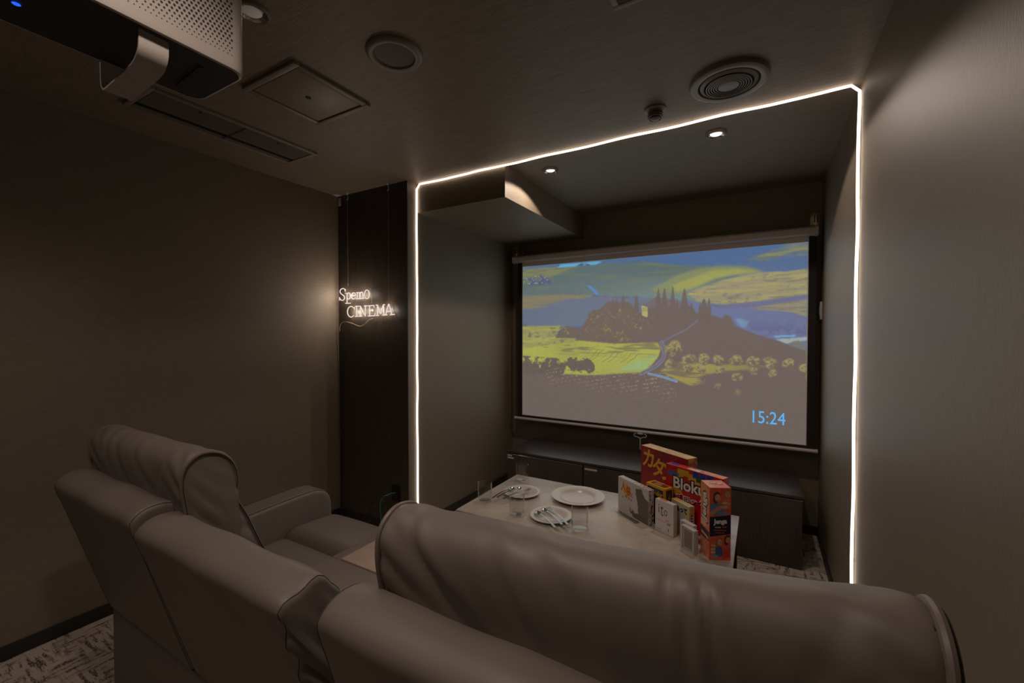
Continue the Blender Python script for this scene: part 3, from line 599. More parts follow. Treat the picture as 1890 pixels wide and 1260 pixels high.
for x, s in ((-1.962, 'left'), (.295, 'right')):
    h = thing('screen_bracket', 'small slotted metal bracket carrying the %s end of the projection screen' % s, 'bracket', (x, YB, 2.14), 0, 'screen brackets')
    part('plate', B(x - .022, x + .022, YB - .004, YB, 2.10, 2.185, bevel=.001), 'brass', h)
    part('arm', B(x - .010, x + .010, SY - .01, YB - .004, 2.088, 2.096, bevel=.001), 'brass', h)
    part('hanger', B(x - .018, x + .018, SY - .014, SY - .010, 2.088, 2.165, bevel=.001), 'brass', h)
    for dx in (-.008, .008):
        part('slot', B(x + dx - .0035, x + dx + .0035, SY - .0150, SY - .0139, 2.105, 2.152), 'ink', h)

W, H = 576, 360
p = Paint(W, H, (104, 92, 86))
lo = p.noise(4, 4, 1, 3); mid = p.noise(24, 16, 2, 4); hi = p.noise(170, 110, 3, 2); str_ = p.noise(14, 90, 4, 3)
K = PIC
U, V = p.u, p.v
st2 = p.noise(10, 60, 14, 3); blot = p.noise(60, 44, 15, 3); cl = np.clip
p.mix(V < .5, (72, 102, 146)); p.mix((V < .5) * cl(1.3 - U * 1.1, 0, 1) * .3, (92, 116, 144))
p.poly(K['far_blue'], (70, 104, 152), soft=2); p.poly(K['far_blue'], (92, 108, 140), tex=cl((U - .5) * 2.2, 0, 1) * lo, soft=4)
p.poly(K['far_ridge'], (98, 114, 118), tex=cl(mid * 2 - .2, 0, 1), soft=3); p.poly(K['far_ridge'], (136, 134, 100), tex=cl(st2 * 4 - 1.7, 0, 1), soft=4)
p.poly(K['hill'], (88, 108, 112), soft=2); p.poly(K['hill'], (112, 138, 136), tex=cl((V - .11) * 6, 0, .8) * cl((U - .15) * 2.6, 0, 1), soft=3)
p.poly(K['hill'], (112, 120, 92), tex=cl(st2 * 2.4 - 1.0, 0, .6) * cl(1.2 - V * 4, 0, 1), soft=2)
p.poly(K['hill_lit'], (128, 130, 88), tex=cl(str_ * 3 - .8, 0, .9), soft=4); p.poly(K['hamlet'], (82, 92, 128), tex=cl(blot * 4 - 1.3, 0, 1), soft=2); p.poly(K['hamlet'], (168, 160, 130), tex=cl(hi * 8 - 5.6, 0, 1))
p.poly(K['sky'], (96, 172, 214), soft=1); p.poly(K['tree_sky'], (72, 90, 122), tex=cl(blot * 4 - .8, 0, 1), soft=1)
p.poly(K['ridge_lit'], (128, 138, 96), soft=7); p.poly(K['ridge_band'], (158, 160, 84), tex=cl(lo * 2 - .1, 0, 1), soft=6)
p.poly(K['field_r'], (148, 142, 112), soft=2); p.poly(K['field_r'], (170, 162, 100), tex=cl(st2 * 3 - 1.1, 0, .8), soft=2); p.poly(K['field_r'], (116, 116, 112), tex=cl(blot * 5 - 3.0, 0, .6)); p.poly(K['field_r'], (112, 110, 104), tex=cl(str_ * 6 - 3.6, 0, .5))
p.poly(K['haze'], (102, 112, 154), soft=3); p.poly(K['field_r2'], (144, 138, 110), soft=2); p.poly(K['field_r2'], (112, 112, 118), tex=cl(str_ * 3 - 1.4, 0, .8)); p.poly(K['strip'], (102, 106, 142), soft=2)
p.poly(K['haze'], (90, 96, 136), tex=cl(blot * 4 - 1.7, 0, .85) * cl((V - .36) * 12, 0, 1), soft=3); p.poly(K['haze_light'], (116, 156, 196), tex=.7, soft=3)
p.poly(K['water'], (116, 170, 218), soft=1); p.poly(K['water2'], (158, 174, 172), soft=1); p.poly(K['shore'], (112, 116, 108), tex=cl(blot * 4 - 1, 0, 1), soft=1)
p.poly(K['tan'], (126, 120, 98), soft=4); p.poly(K['valley'], (92, 106, 136), soft=4); p.poly(K['valley'], (104, 118, 132), tex=lo * .9, soft=3); p.poly(K['tan'], (134, 126, 92), tex=cl(st2 * 3 - 1.2, 0, .8), soft=4)
p.poly(K['hedge'], (92, 98, 110), tex=cl(blot * 5 - 1.9, 0, 1), soft=1); p.poly(K['river'], (80, 136, 204), soft=1)
p.poly(K['dark'], (104, 92, 88), soft=1)
for (u, v, ru) in K['bush']:
    d_ = np.sqrt(((U - u) / ru) ** 2 + ((V - v) / (ru * 1.25)) ** 2) + .5 * (blot - .5); p.mix(cl((1 - d_) * 8, 0, 1), (104, 93, 84))
p.poly(K['field_up'], (150, 152, 86), soft=2); p.poly(K['field_up'], (108, 108, 98), tex=cl(blot * 5 - 2.7, 0, .9)); p.poly(K['field_up'], (172, 172, 92), tex=cl(st2 * 4 - 2.0, 0, .7))
p.poly(K['field_lit'], (156, 158, 76), soft=2); p.poly(K['field_lit'], (172, 176, 78), tex=cl(lo * 2 - .4, 0, 1), soft=2); p.poly(K['field_cyan'], (150, 182, 126), tex=cl(st2 * 3 - .8, 0, .8), soft=5)
p.poly(K['field_lit'], (116, 110, 80), tex=cl(str_ * 5 - 2.7, 0, .8) * cl((.60 - V) * 20, 0, 1))
for i in range(9):
    u0 = .27 + i * .024; j = .006 * math.sin(i * 2.3)
    p.line([(u0 + .038, .545 + .003 * i), (u0 + .022 + j, .570), (u0 + .014, .592 + j), (u0 - .018, .625)], .0020, (106, 112, 84), .35 + .5 * (i % 3 != 0))
for (u, v, ru) in K['bush']: p.ell(u, v - .01, ru * .95, ru * 1.15, (142, 132, 78), tex=cl(hi * 5 - 2.7, 0, .8) * cl(blot * 5 - 2.0, 0, 1), soft=.5)
p.poly(K['roof'], (108, 99, 108), soft=1); p.poly(K['villa'], (178, 170, 104))
for k in range(3):
    u, v = K['villa'][0]; p.poly([(u + .004 + k * .007, v + .012), (u + .007 + k * .007, v + .012), (u + .007 + k * .007, v + .035), (u + .004 + k * .007, v + .035)], (104, 96, 92))
for (u, v0, v1, w) in K['cypress']:
    q = cl((V - v0) / (v1 - v0), 0, 1); hw = w * np.minimum(1, .10 + 1.5 * q ** .8) * (.75 + .5 * hi)
    p.mix(((np.abs(U - u) < hw) & (V > v0) & (V < v1)).astype(float) * .96, (102, 90, 87))
p.line(K['road_up'], .006, (114, 114, 148), .6); p.line(K['road'], .012, (124, 140, 180)); p.line(K['road'], .0088, (108, 103, 112))
fade = cl(1.55 - (U - .5) * 2.6, .12, 1)
p.poly(K['grass_r'], (154, 144, 76), tex=fade * cl(st2 * 5 - 1.6, .25, 1), soft=2)
for i, (u, v, ru) in enumerate(K['olive']):
    a = (.95 if i < 16 else .45) * float(cl(1.6 - (u - .5) * 1.3, .4, 1))
    d_ = np.sqrt(((U - u) / ru) ** 2 + ((V - v) / (ru * 1.55)) ** 2) + .7 * (blot - .5)
    m_ = cl((1 - d_) * 4, 0, 1); lit = cl(.5 + (u - U) / ru * .45 + (v - V) / ru * .35 + (hi - .5) * 2.2, 0, 1)
    p.mix(m_ * a, (106, 96, 82)); p.mix(m_ * lit * a, (156, 146, 96))
p.line(K['pipe'], .0075, (122, 160, 214)); p.line(K['pipe'], .002, (98, 112, 150))
for (u, v, ru) in K['darktree']:
    d_ = np.sqrt(((U - u) / (ru * 1.05)) ** 2 + ((V - v) / (ru * 1.75)) ** 2) + .9 * (blot - .5) + .3 * (hi - .5)
    p.mix(cl((1 - d_) * 6, 0, 1), (97, 87, 80))
p.poly([(0, .60), (.245, .615), (.245, .66), (0, .66)], (98, 88, 80), tex=cl(blot * 5 - 1.9, 0, 1), soft=1)
rows = (np.sin((p.u * .35 + p.v * 1.0) * 260) > .35)
vine = rows * np.clip(hi * 6 - 3.0, 0, 1) * np.clip((p.v - .665) * 60, 0, 1) * np.clip((.80 - p.v - .1 * (p.u < .1) + .10 * p.u) * 9, 0, 1) * (p.u < .62)
p.mix(vine * .8, (146, 138, 92))
p.a[:] = np.where((p.v > .05)[..., None], p.a, p.a)
p.grade(hi, .03)
p.a[:] = p.a * .86 + np.array((110, 99, 92)) * .14  # veil of room light on the screen, mixed into the picture colours
picture('projected_image', p, PX1 - PX0, PZ1 - PZ0, Matrix.Translation((PX0, SY + .0008, PZ0)), 'projected', t, local=False)
d = bpy.data.lights.new('screen_glow', 'AREA'); d.shape = 'RECTANGLE'; d.size = PX1 - PX0; d.size_y = PZ1 - PZ0; d.energy = SCREEN_W; d.color = (.86, .95, 1.0)
l = bpy.data.objects.new('screen_light', d); C.objects.link(l); l.parent = t
l.location = Vector(((PX0 + PX1) / 2, SY - .03, (PZ0 + PZ1) / 2)) - Vector(t.location); l.rotation_euler = (-PI / 2, 0, 0)
(u0, v0), (u1, v1) = K['clock']
cw, chh = (u1 - u0) * (PX1 - PX0), (v0 - v1) * (PZ1 - PZ0)
MX = Matrix.Rotation(PI / 2, 4, 'X')      # text plane stood up, facing -y
tl = Matrix.Translation(Vector((PX0 + (u0 + u1) / 2 * (PX1 - PX0), SY + .0003, PZ1 - (v0 + v1) / 2 * (PZ1 - PZ0))) - Vector(t.location))
lettering('15:24', .1, tl @ MX, 'clock_light', t, fit=(cw, chh * .92))

# ================================================================== projector
x0, x1, y0, y1, z0, z1 = -1.272, -1.045, .02, .575, 1.98, 2.205
t = thing('projector', 'white projector with perforated side and dark underside hung from the ceiling', 'projector', (-1.16, .3, z0))
def plan(inset, rad):
    out = []
    for (cx_, cy_, a0) in ((x1 - inset - rad, y1 - inset - rad, 0), (x0 + inset + rad, y1 - inset - rad, 90), (x0 + inset + rad, y0 + inset + rad, 180), (x1 - inset - rad, y0 + inset + rad, 270)):
        for k in range(9):
            a_ = math.radians(a0 + 90 * k / 8); out.append((cx_ + rad * math.cos(a_), cy_ + rad * math.sin(a_)))
    return out
bm = bmesh.new(); rings = []
for ins, zz in ((.010, z0 + .003), (.0065, z0), (.002, z0 + .002), (0, z0 + .010), (0, z1 - .012), (.004, z1 - .003), (.012, z1)):
    rings.append([bm.verts.new((a_, b_, zz)) for a_, b_ in plan(ins, .036 - ins * .6)])
for A, D in zip(rings, rings[1:]):
    for k in range(len(A)): bm.faces.new((A[k], A[(k + 1) % len(A)], D[(k + 1) % len(A)], D[k]))
bm.faces.new(rings[0][::-1]); bm.faces.new(rings[-1]); bmesh.ops.recalc_face_normals(bm, faces=bm.faces[:])
part('shell', bm, 'projector_shell', t)
part('underside', prism(bmesh.new(), plan(.0075, .031), 'z', z0 + .0008, z0 + .004), 'dark_mesh', t)
part('focus_slot', prism(bmesh.new(), [(-1.098, .495), (-1.098, .503), (-1.226, .511), (-1.226, .503)], 'z', z0 - .0018, z0 + .001), 'ink', t)
bm = bmesh.new()
for i in range(60):
    for j in range(20):
        y = .555 - i * .0088; z = z0 + .030 + j * .0082
        if j % 2: y -= .0044
        lim = .012 + (.0 if y > .30 else 0)
        e = z - (z0 + .030) + .004 + max(0, 0)
        fade = min(1, (z - z0 - .022) / .045)
        if y < .06 or y > .538: continue
        rr = .0009 + .0017 * fade
        k = 8
        vsn = [bm.verts.new((x1 + .0003, y + rr * math.cos(2 * PI * q / k), z + rr * 1.15 * math.sin(2 * PI * q / k))) for q in range(k)]
        bm.faces.new(vsn)
part('perforation', bm, 'fixture_dark', t, kind='stuff')
prof = [(-1.066, z0 + .006), (-1.066, 1.962), (-1.069, 1.945), (-1.080, 1.931), (-1.098, 1.922), (-1.13, 1.918), (-1.235, 1.910), (-1.252, 1.914), (-1.262, 1.927), (-1.264, 1.95), (-1.264, z0 + .006)]
prof = smooth_loop(prof, 40, False)
dv = np.gradient(prof, axis=0); nn = np.stack([-dv[:, 1], dv[:, 0]], 1); nn /= np.linalg.norm(nn, axis=1)[:, None]
inner = prof - nn * .004
poly = [tuple(a) for a in prof] + [tuple(a) for a in inner[::-1]]
bm = bmesh.new()
n = len(prof)
for yy in (.375, .425):
    pass
A = [[bm.verts.new((q[0], yy, q[1])) for q in prof] for yy in (.375, .425)]
D = [[bm.verts.new((q[0], yy, q[1])) for q in inner] for yy in (.375, .425)]
for i in range(n - 1):
    bm.faces.new((A[0][i], A[0][i + 1], A[1][i + 1], A[1][i])); bm.faces.new((D[0][i], D[1][i], D[1][i + 1], D[0][i + 1]))
    for s in (0, 1): bm.faces.new((A[s][i], D[s][i], D[s][i + 1], A[s][i + 1]))
bmesh.ops.recalc_face_normals(bm, faces=bm.faces[:])
part('stand_band', bm, 'projector_shell', t)
part('power_light', lathe(bmesh.new(), [(.006, -.0012), (.0045, -.0022), (0, -.0026)], 16, (-1.178, .236, z0)), 'blue_led', t)
part('lens_barrel', tube(bmesh.new(), [(-1.15, y1 - .01, 2.09), (-1.15, y1 + .012, 2.09)], .045, 32), 'black_plastic', t)
part('lens_glass', tube(bmesh.new(), [(-1.15, y1 + .012, 2.09), (-1.15, y1 + .014, 2.09)], .034, 32), 'glass', t)
part('mount_pole', tube(bmesh.new(), [(-1.16, .2, z1 - .005), (-1.16, .2, HC - .008)], .018, 20), 'black_metal', t)
part('mount_plate', lathe(bmesh.new(), [(.07, 0), (.07, -.006), (.03, -.010), (0, -.010)], 32, (-1.16, .2, HC)), 'black_metal', t)

# ================================================================== low cabinet under the screen
cx0, cx1, cy0, cy1 = -1.782, .212, 2.993, 3.47
t = thing('media_cabinet', 'long low dark wood cabinet standing under the projection screen', 'cabinet', (-.785, 3.23, 0))
part('body', B(cx0, cx1, cy0 + .020, cy1, .05, .414, bevel=.001), 'cabinet', t)
part('plinth', B(cx0 + .002, cx1 - .002, cy0 + .022, cy1 - .02, 0, .05), 'cabinet', t)
part('top_board', B(cx0 - .002, cx1 + .003, cy0 - .004, cy1 + .004, .414, .432, bevel=.0015), 'cabinet_top', t)
for i, (a, b_) in enumerate(((cx0, -1.136), (-1.130, -.466), (-.460, cx1))):
    d = part('door', B(a + .001, b_ - .001, cy0, cy0 + .018, .004, .404, bevel=.0012), 'cabinet', t)
    part('edge_rail', B(a + .002, b_ - .002, cy0 + .001, cy0 + .010, .4042, .4075), 'chrome', d)
for (a, b_, c, d_) in ((-1.779, -1.738, .388, .400), (-1.779, -1.722, .369, .381), (-1.120, -1.026, .378, .392)):
    part('sticker', B(a, b_, cy0 - .0006, cy0 + .0002, c, d_), 'paper_white', t, label='white tape label')

# ================================================================== table
tx0, tx1, ty0, ty1 = -1.287, -.086, 1.672, 2.279
t = thing('dining_table', 'rectangular table with pale marble-look top and black frame', 'table', (-.687, 1.975, 0))
part('table_top', B(tx0, tx1, ty0, ty1, TZ - .022, TZ, bevel=.0012), 'marble', t)
bm = bmesh.new(); frame(bm, tx0 + .02, tx1 - .004, ty0 + .03, ty1 - .03, .03, TZ - .062, TZ - .022)
part('apron', bm, 'black_metal', t)
for x in (tx0 + .022, tx1 - .046):
    for y in (ty0 + .032, ty1 - .072):
        part('leg', B(x, x + .04, y, y + .04, 0, TZ - .03, bevel=.002), 'black_metal', t)

# ================================================================== plates, glasses, cutlery
def plate(label, x, y, R, h, group):
    t = thing('dinner_plate', label, 'plate', (x, y, TZ), 0, group)
    s = R
    pr = [(0, .0035), (s * .56, .0035), (s * .60, .0055), (s * .66, h * .55), (s * .80, h * .78), (s * .97, h), (s, h - .0012), (s * .97, h - .0045), (s * .78, h * .5), (s * .62, .0015), (s * .58, 0), (s * .5, .0012), (0, .0012)]
    part('dish', lathe(bmesh.new(), pr, 72), 'porcelain', t, local=True)
    part('rim_line', lathe(bmesh.new(), [(s * .662, h * .56), (s * .668, h * .60 + .0004), (s * .676, h * .575)], 72), 'porcelain', t, local=True)
    return t
plate('large white dinner plate lying empty on the marble table', -.822, 2.100, .137, .021, 'white plates')
plate('small white plate with cutlery, near the back left corner of the table', -1.108, 2.012, .098, .017, 'white plates')
plate('small white plate with cutlery, near the front edge of the table', -.846, 1.820, .098, .017, 'white plates')
def glass(label, x, y):
    t = thing('drinking_glass', label, 'glass', (x, y, TZ), 0, 'drinking glasses')
    R, h = .036, .096
    part('tumbler', lathe(bmesh.new(), [(0, .0002), (R - .002, .0002), (R, .002), (R + .0006, h - .001), (R - .0006, h), (R - .0018, h - .001), (R - .0024, .010), (R - .006, .0075), (0, .007)], 48), 'glass', t, local=True)
    part('base_ring', lathe(bmesh.new(), [(R - .010, .0072), (R - .011, .0080), (R - .012, .0072)], 40), 'glass', t, local=True)
glass('clear tumbler nearest the left corner of the table', -1.226, 1.835)
glass('clear tumbler at the back corner of the table', -1.208, 2.198)
glass('clear tumbler standing between the two small plates', -.998, 1.766)
glass('clear tumbler right of the front small plate', -.688, 1.780)

def spoon_mesh():
    bm = bmesh.new()
    n = 10; L = .155
    # bowl
    rows = []
    for i in range(n + 1):
        a = i / n; yy = .048 * a; w = .0165 * math.sin(PI * min(1, a * .94 + .04)) ** .7
        rows.append([bm.verts.new((w * k / 3, yy, .009 - .0075 * (1 - (k / 3) ** 2) * math.sin(PI * a) ** .8)) for k in range(-3, 4)])
    for i in range(n):
        for k in range(6): bm.faces.new((rows[i][k], rows[i][k + 1], rows[i + 1][k + 1], rows[i + 1][k]))
    # handle runs to -y
    hr = []
    for i in range(9):
        a = i / 8; yy = -L * a + .002; w = .0028 + .0035 * a ** 2; zz = .009 + .006 * math.sin(PI * a) - .004 * a
        hr.append([bm.verts.new((-w, yy, zz)), bm.verts.new((w, yy, zz)), bm.verts.new((w, yy, zz + .0018)), bm.verts.new((-w, yy, zz + .0018))])
    for A, D in zip(hr, hr[1:]):
        for k in range(4): bm.faces.new((A[k], A[(k + 1) % 4], D[(k + 1) % 4], D[k]))
    bm.faces.new(hr[0][::-1]); bm.faces.new(hr[-1])
    return bm
def fork_mesh():
    bm = bmesh.new()
    for k in range(4):
        xx = (k - 1.5) * .0058
        tube(bm, [(xx, .012, .008), (xx, .03, .0055), (xx, .048, .0085), (xx, .056, .0115)], [.0017, .0017, .0014, .0008], 6)
    sec = [(-.152, .0058), (-.10, .0044), (-.05, .003), (-.012, .003), (-.002, .0052), (.006, .0100), (.014, .0105)]
    hr = []
    for yy, w in sec:
        a = -yy / .155; zz = .008 + (.006 * math.sin(PI * a) - .004 * a if a > 0 else -.001)
        hr.append([bm.verts.new((-w, yy, zz)), bm.verts.new((w, yy, zz)), bm.verts.new((w, yy, zz + .0018)), bm.verts.new((-w, yy, zz + .0018))])
    for A, D in zip(hr, hr[1:]):
        for k in range(4): bm.faces.new((A[k], A[(k + 1) % 4], D[(k + 1) % 4], D[k]))
    bm.faces.new(hr[0][::-1]); bm.faces.new(hr[-1])
    bmesh.ops.recalc_face_normals(bm, faces=bm.faces[:])
    return bm
sm, fm = to_mesh(spoon_mesh(), 'spoon'), to_mesh(fork_mesh(), 'fork')
mod_s = None
for me in (sm, fm): me.materials.append(MATS['steel'])
def cutlery(me, name, label, hx, hy, ex, ey, z):
    """head at (hx,hy), handle end at (ex,ey)"""
    o = bpy.data.objects.new(name, me); C.objects.link(o)
    d = Vector((hx - ex, hy - ey)); o.rotation_euler = (math.radians(-2), 0, math.atan2(d.y, d.x) - PI / 2)
    u = d.normalized(); o.location = (hx - u.x * .022, hy - u.y * .022, z)
    if name == 'spoon':
        s = o.modifiers.new('thickness', 'SOLIDIFY'); s.thickness = .0012
    tag(o, label, name, 'table cutlery')
zc = TZ + .0125
cutlery(sm, 'spoon', 'steel spoon lying uppermost on the back left small plate', -1.130, 2.012, -1.152, 1.862, zc + .006)
cutlery(sm, 'spoon', 'steel spoon lying underneath on the back left small plate', -1.168, 2.002, -1.176, 1.852, zc + .001)
cutlery(fm, 'fork', 'steel fork lying on the back left small plate', -1.085, 2.016, -1.118, 1.872, zc + .002)
cutlery(sm, 'spoon', 'steel spoon lying uppermost on the front small plate', -.882, 1.826, -.770, 1.736, zc + .007)
cutlery(sm, 'spoon', 'steel spoon lying underneath on the front small plate', -.900, 1.792, -.790, 1.706, zc + .002)
cutlery(fm, 'fork', 'steel fork lying on the front small plate', -.860, 1.852, -.752, 1.760, zc + .002)

# ================================================================== board game boxes
def game_box(name, label, ax, ay, bx, by, h, depth, base, edge_bevel=.0008, cat='game box'):
    """front face runs from (ax,ay) to (bx,by); local x along it, local y into the box"""
    ang = math.atan2(by - ay, bx - ax); w = math.hypot(bx - ax, by - ay)
    t = thing(name, label, cat, (ax, ay, TZ), ang)
    part('carton', B(0, w, 0, depth, 0, h, bevel=edge_bevel), base, t, local=True)
    return t, w
FR = lambda x, z: Matrix.Translation((x, -.0007, z)) @ MX                        # on the front face
def TOPM(x, y, h): return Matrix.Translation((x, y, h + .0006))                  # on the top face
def RIGHTM(w, y, z): return Matrix.Translation((w + .0007, y, z)) @ Matrix.Rotation(PI / 2, 4, 'Z') @ MX
def front_pic(t, p, w, h): picture('front_print', p, w - .002, h - .002, Matrix.Translation((.001, -.0004, .001)), 'print', t)
def top_pic(t, p, w, d, h): picture('top_print', p, w - .002, d - .002, Matrix.Translation((.001, .001, h + .0004)) @ Matrix.Rotation(-PI / 2, 4, 'X'), 'print', t)
def right_pic(t, p, w, d, h): picture('side_print', p, d - .002, h - .002, Matrix.Translation((w + .0004, .001, .001)) @ Matrix.Rotation(PI / 2, 4, 'Z'), 'print', t)
def fine_print(M, w, h, material, parent, n=5, seed=1):
    """a line of print too small to read: a row of short unequal marks"""
    rg = random.Random(seed); bm = bmesh.new(); x = -w / 2; step = w / n
    for k in range(n):
        a = x + k * step; ww = step * rg.uniform(.5, .85); hh = h * rg.uniform(.7, 1.0)
        box(bm, a, a + ww, -hh / 2, -hh / 2 + hh * .35, 0, .0003); box(bm, a + ww * .3, a + ww * .7, -hh / 2, hh / 2, 0, .0003)
    bm.transform(M)
    return part('fine_print', bm, material, parent, local=True)
RED, YEL, BLU, GRN, ORG = (176, 28, 34), (226, 170, 40), (40, 70, 168), (40, 130, 60), (232, 92, 52)
flat('ink_yellow', (236, 176, 48)); flat('ink_red', (206, 40, 38)); flat('ink_white', (236, 230, 226)); flat('ink_black', (24, 22, 24))
flat('ink_grey', (92, 90, 92)); flat('ink_orange', (236, 110, 70)); flat('box_red', (150, 30, 32)); flat('box_dark', (38, 36, 44)); flat('box_orange', (226, 96, 66))
flat('box_yellow', (206, 160, 50)); flat('box_cream', (226, 206, 170))

# large red strategy game at the back
t, w = game_box('board_game_box', 'tall red board game box with yellow lettering, rearmost of the games', -.526, 2.208, -.2845, 2.057, .295, .064, 'box_red')
p = Paint(70, 74, (150, 28, 36)); n = p.noise(4, 5, 11, 4)
p.mix(np.clip((p.v - .35) * 1.6, 0, 1) * .8, (198, 66, 42)); p.mix(np.clip(n * 3 - 1.4, 0, .6), (120, 30, 44)); p.mix(np.clip((p.v - .62) * 4, 0, 1) * np.clip(n * 3 - .6, 0, 1), (226, 168, 62))
p.ell(.1, .06, .3, .12, (196, 150, 130), .6, tex=n, soft=.8); p.ell(.55, .72, .3, .16, (220, 170, 60), .8, soft=.5); p.ell(.85, .35, .25, .2, (130, 26, 40), .7, soft=.6)
front_pic(t, p, w, .295)
p = Paint(60, 16, (206, 160, 66)); p.grade(p.noise(12, 4, 5), .25); p.poly([(0, 0), (.3, 0), (.2, 1), (0, 1)], (196, 150, 120), .7); top_pic(t, p, w, .064, .295)
p = Paint(16, 60, (150, 34, 36)); n = p.noise(3, 12, 8); p.mix(np.clip(n * 4 - 1.6, 0, 1) * (p.u > .1), (216, 160, 54)); right_pic(t, p, w, .064, .295)
lettering('カ', .1, FR(0.052, 0.234), 'ink_yellow', t, offset=.0026, sx=.85, shear=.12)
lettering('タ', .1, FR(0.115, 0.20400000000000001), 'ink_yellow', t, offset=.0026, sx=.85, shear=.12)
lettering('ン', .1, FR(0.175, 0.197), 'ink_yellow', t, offset=.0026, sx=.85, shear=.12)
fine_print(FR(.145, .125), .05, .012, 'ink_white', t, 4, 2)
# square red tile-laying game
t, w = game_box('board_game_box', 'square red board game box with blue and yellow tiles and white bubble lettering', -.375, 2.044, -.131, 1.932, .268, .042, 'box_red')
p = Paint(72, 72, (190, 26, 36)); n = p.noise(5, 5, 21, 3)
def tiles(col, cells):
    for (a, b_) in cells: p.poly([(a, b_), (a + .105, b_), (a + .105, b_ + .105), (a, b_ + .105)], col)
tiles((206, 160, 44), [(.22, .02), (.32, .02), (.42, .06), (.52, .1), (.22, .12), (.30, .22)]); tiles((34, 92, 56), [(.56, .06), (.62, .16), (.68, .06)]); tiles((36, 64, 158), [(.5, .0), (.62, .0), (.74, .0), (.86, .03), (.0, .42), (.08, .5), (.0, .56), (.12, .60)])
tiles((206, 60, 50), [(.78, .12), (.84, .2)]); tiles((206, 150, 44), [(.12, .36), (.2, .32)]); tiles((28, 96, 90), [(.02, .7), (.12, .72)])
p.ell(.14, .13, .12, .045, (60, 110, 170), .9); p.poly([(.0, .68), (.3, .62), (1, .74), (1, 1), (0, 1)], (196, 28, 38)); p.ell(.75, .88, .12, .08, (216, 150, 130), .7, soft=.6); p.grade(n, .12)
front_pic(t, p, w, .268)
p = Paint(72, 12, (214, 58, 44)); p.poly([(.04, .1), (.2, .1), (.2, .8), (.04, .8)], (50, 74, 170)); p.poly([(.38, .3), (.58, .3), (.58, .9), (.38, .9)], (226, 196, 170)); p.poly([(.6, 0), (1, 0), (1, 1), (.7, 1)], (226, 130, 56)); p.grade(p.noise(14, 3, 4), .2); top_pic(t, p, w, .042, .268)
p = Paint(10, 40, (200, 60, 44)); p.grade(p.noise(2, 8, 4), .3); right_pic(t, p, w, .042, .268)
M = FR(.128, .196)
lettering('Blokus', .07, Matrix.Translation((0, .0003, 0)) @ M, 'ink_black', t, offset=.0065, fit=(.186, .062))
lettering('Blokus', .07, Matrix.Translation((0, -.0004, 0)) @ M, 'ink_white', t, offset=.0016, fit=(.176, .052))
M = FR(.14, .135)
lettering('ブロックス', .04, Matrix.Translation((0, .0003, 0)) @ M, 'ink_white', t, offset=.0045, fit=(.175, .040))
lettering('ブロックス', .04, Matrix.Translation((0, -.0004, 0)) @ M, 'ink_black', t, offset=.0004, fit=(.162, .030))
# black and yellow gem game
t, w = game_box('board_game_box', 'small black game box with yellow edges between the white wolf box and the red boxes', -.457, 2.023, -.364, 1.965, .175, .052, 'box_yellow')
p = Paint(40, 64, (44, 42, 50)); p.poly([(0, 0), (1, 0), (1, .05), (0, .05)], YEL); p.poly([(0, 0), (.06, 0), (.06, 1), (0, 1)], YEL); p.poly([(.94, 0), (1, 0), (1, 1), (.94, 1)], YEL); p.ell(.55, .12, .4, .07, (96, 98, 112), .8, soft=.8); p.ell(.5, .62, .4, .3, (120, 60, 40), .6, soft=.7)
front_pic(t, p, w, .175)
p = Paint(40, 22, YEL); p.poly([(.1, .15), (.9, .15), (.9, .85), (.1, .85)], (120, 50, 44)); p.poly([(.25, .3), (.6, .3), (.6, .7), (.25, .7)], (150, 130, 130)); top_pic(t, p, w, .052, .175)
p = Paint(22, 64, (42, 40, 48)); p.poly([(0, 0), (1, 0), (1, .04), (0, .04)], YEL); p.poly([(0, 0), (.12, 0), (.12, 1), (0, 1)], YEL); p.poly([(.9, 0), (1, 0), (1, 1), (.9, 1)], YEL); p.ell(.55, .2, .3, .12, (110, 104, 110), .7, soft=.8); right_pic(t, p, w, .052, .175)
lettering('Splendor', .03, FR(.054, .140), 'ink_yellow', t, fit=(.090, .027), offset=.0006)
fine_print(RIGHTM(w, .028, .132), .018, .014, 'ink_yellow', t, 2, 3); fine_print(RIGHTM(w, .028, .113), .018, .014, 'ink_yellow', t, 2, 4)
# white wolf game
t, w = game_box('card_game_box', 'white card game box with red brush lettering and a grey wolf silhouette', -.605, 2.082, -.431, 1.956, .160, .030, 'paper_white')
p = Paint(96, 72, (206, 200, 198)); n = p.noise(18, 14, 31, 3); n2 = p.noise(7, 6, 9, 3)
p.ell(.30, .30, .13, .22, (226, 176, 60), .95, soft=.25); p.ell(.28, .27, .03, .04, (196, 130, 40)); p.ell(.34, .56, .05, .09, (226, 190, 90), .7, soft=.8); p.ell(.45, .74, .06, .08, (226, 196, 110), .7, soft=.8); p.ell(.10, .46, .04, .05, (220, 190, 110), .6, soft=.8)
du, dv = p.u + .05 * (n - .5), p.v + .05 * (n2 - .5); keep = (p.u.copy(), p.v.copy()); p.u, p.v = du, dv
p.poly([(.61, .08), (.66, .12), (.72, .06), (.79, .08), (.85, .22), (.93, .28), (1.05, .34), (1.05, 1.05), (.60, 1.05), (.44, .92), (.36, .84), (.46, .86), (.50, .78), (.56, .86), (.68, .80), (.67, .62), (.63, .44), (.60, .28)], (104, 98, 96))
p.u, p.v = keep
p.ell(.79, .50, .02, .02, (150, 120, 116))
for (u, v) in ((.16, .52), (.26, .46), (.30, .47), (.36, .46), (.40, .49), (.46, .5)): p.ell(u, v + .03, .012, .04, (60, 54, 54))
for k in range(4): p.line([(.38 + .02 * k, .74 + .02 * k), (.40 + .02 * k, .80 + .02 * k)], .008, (70, 64, 64))
front_pic(t, p, w, .160)
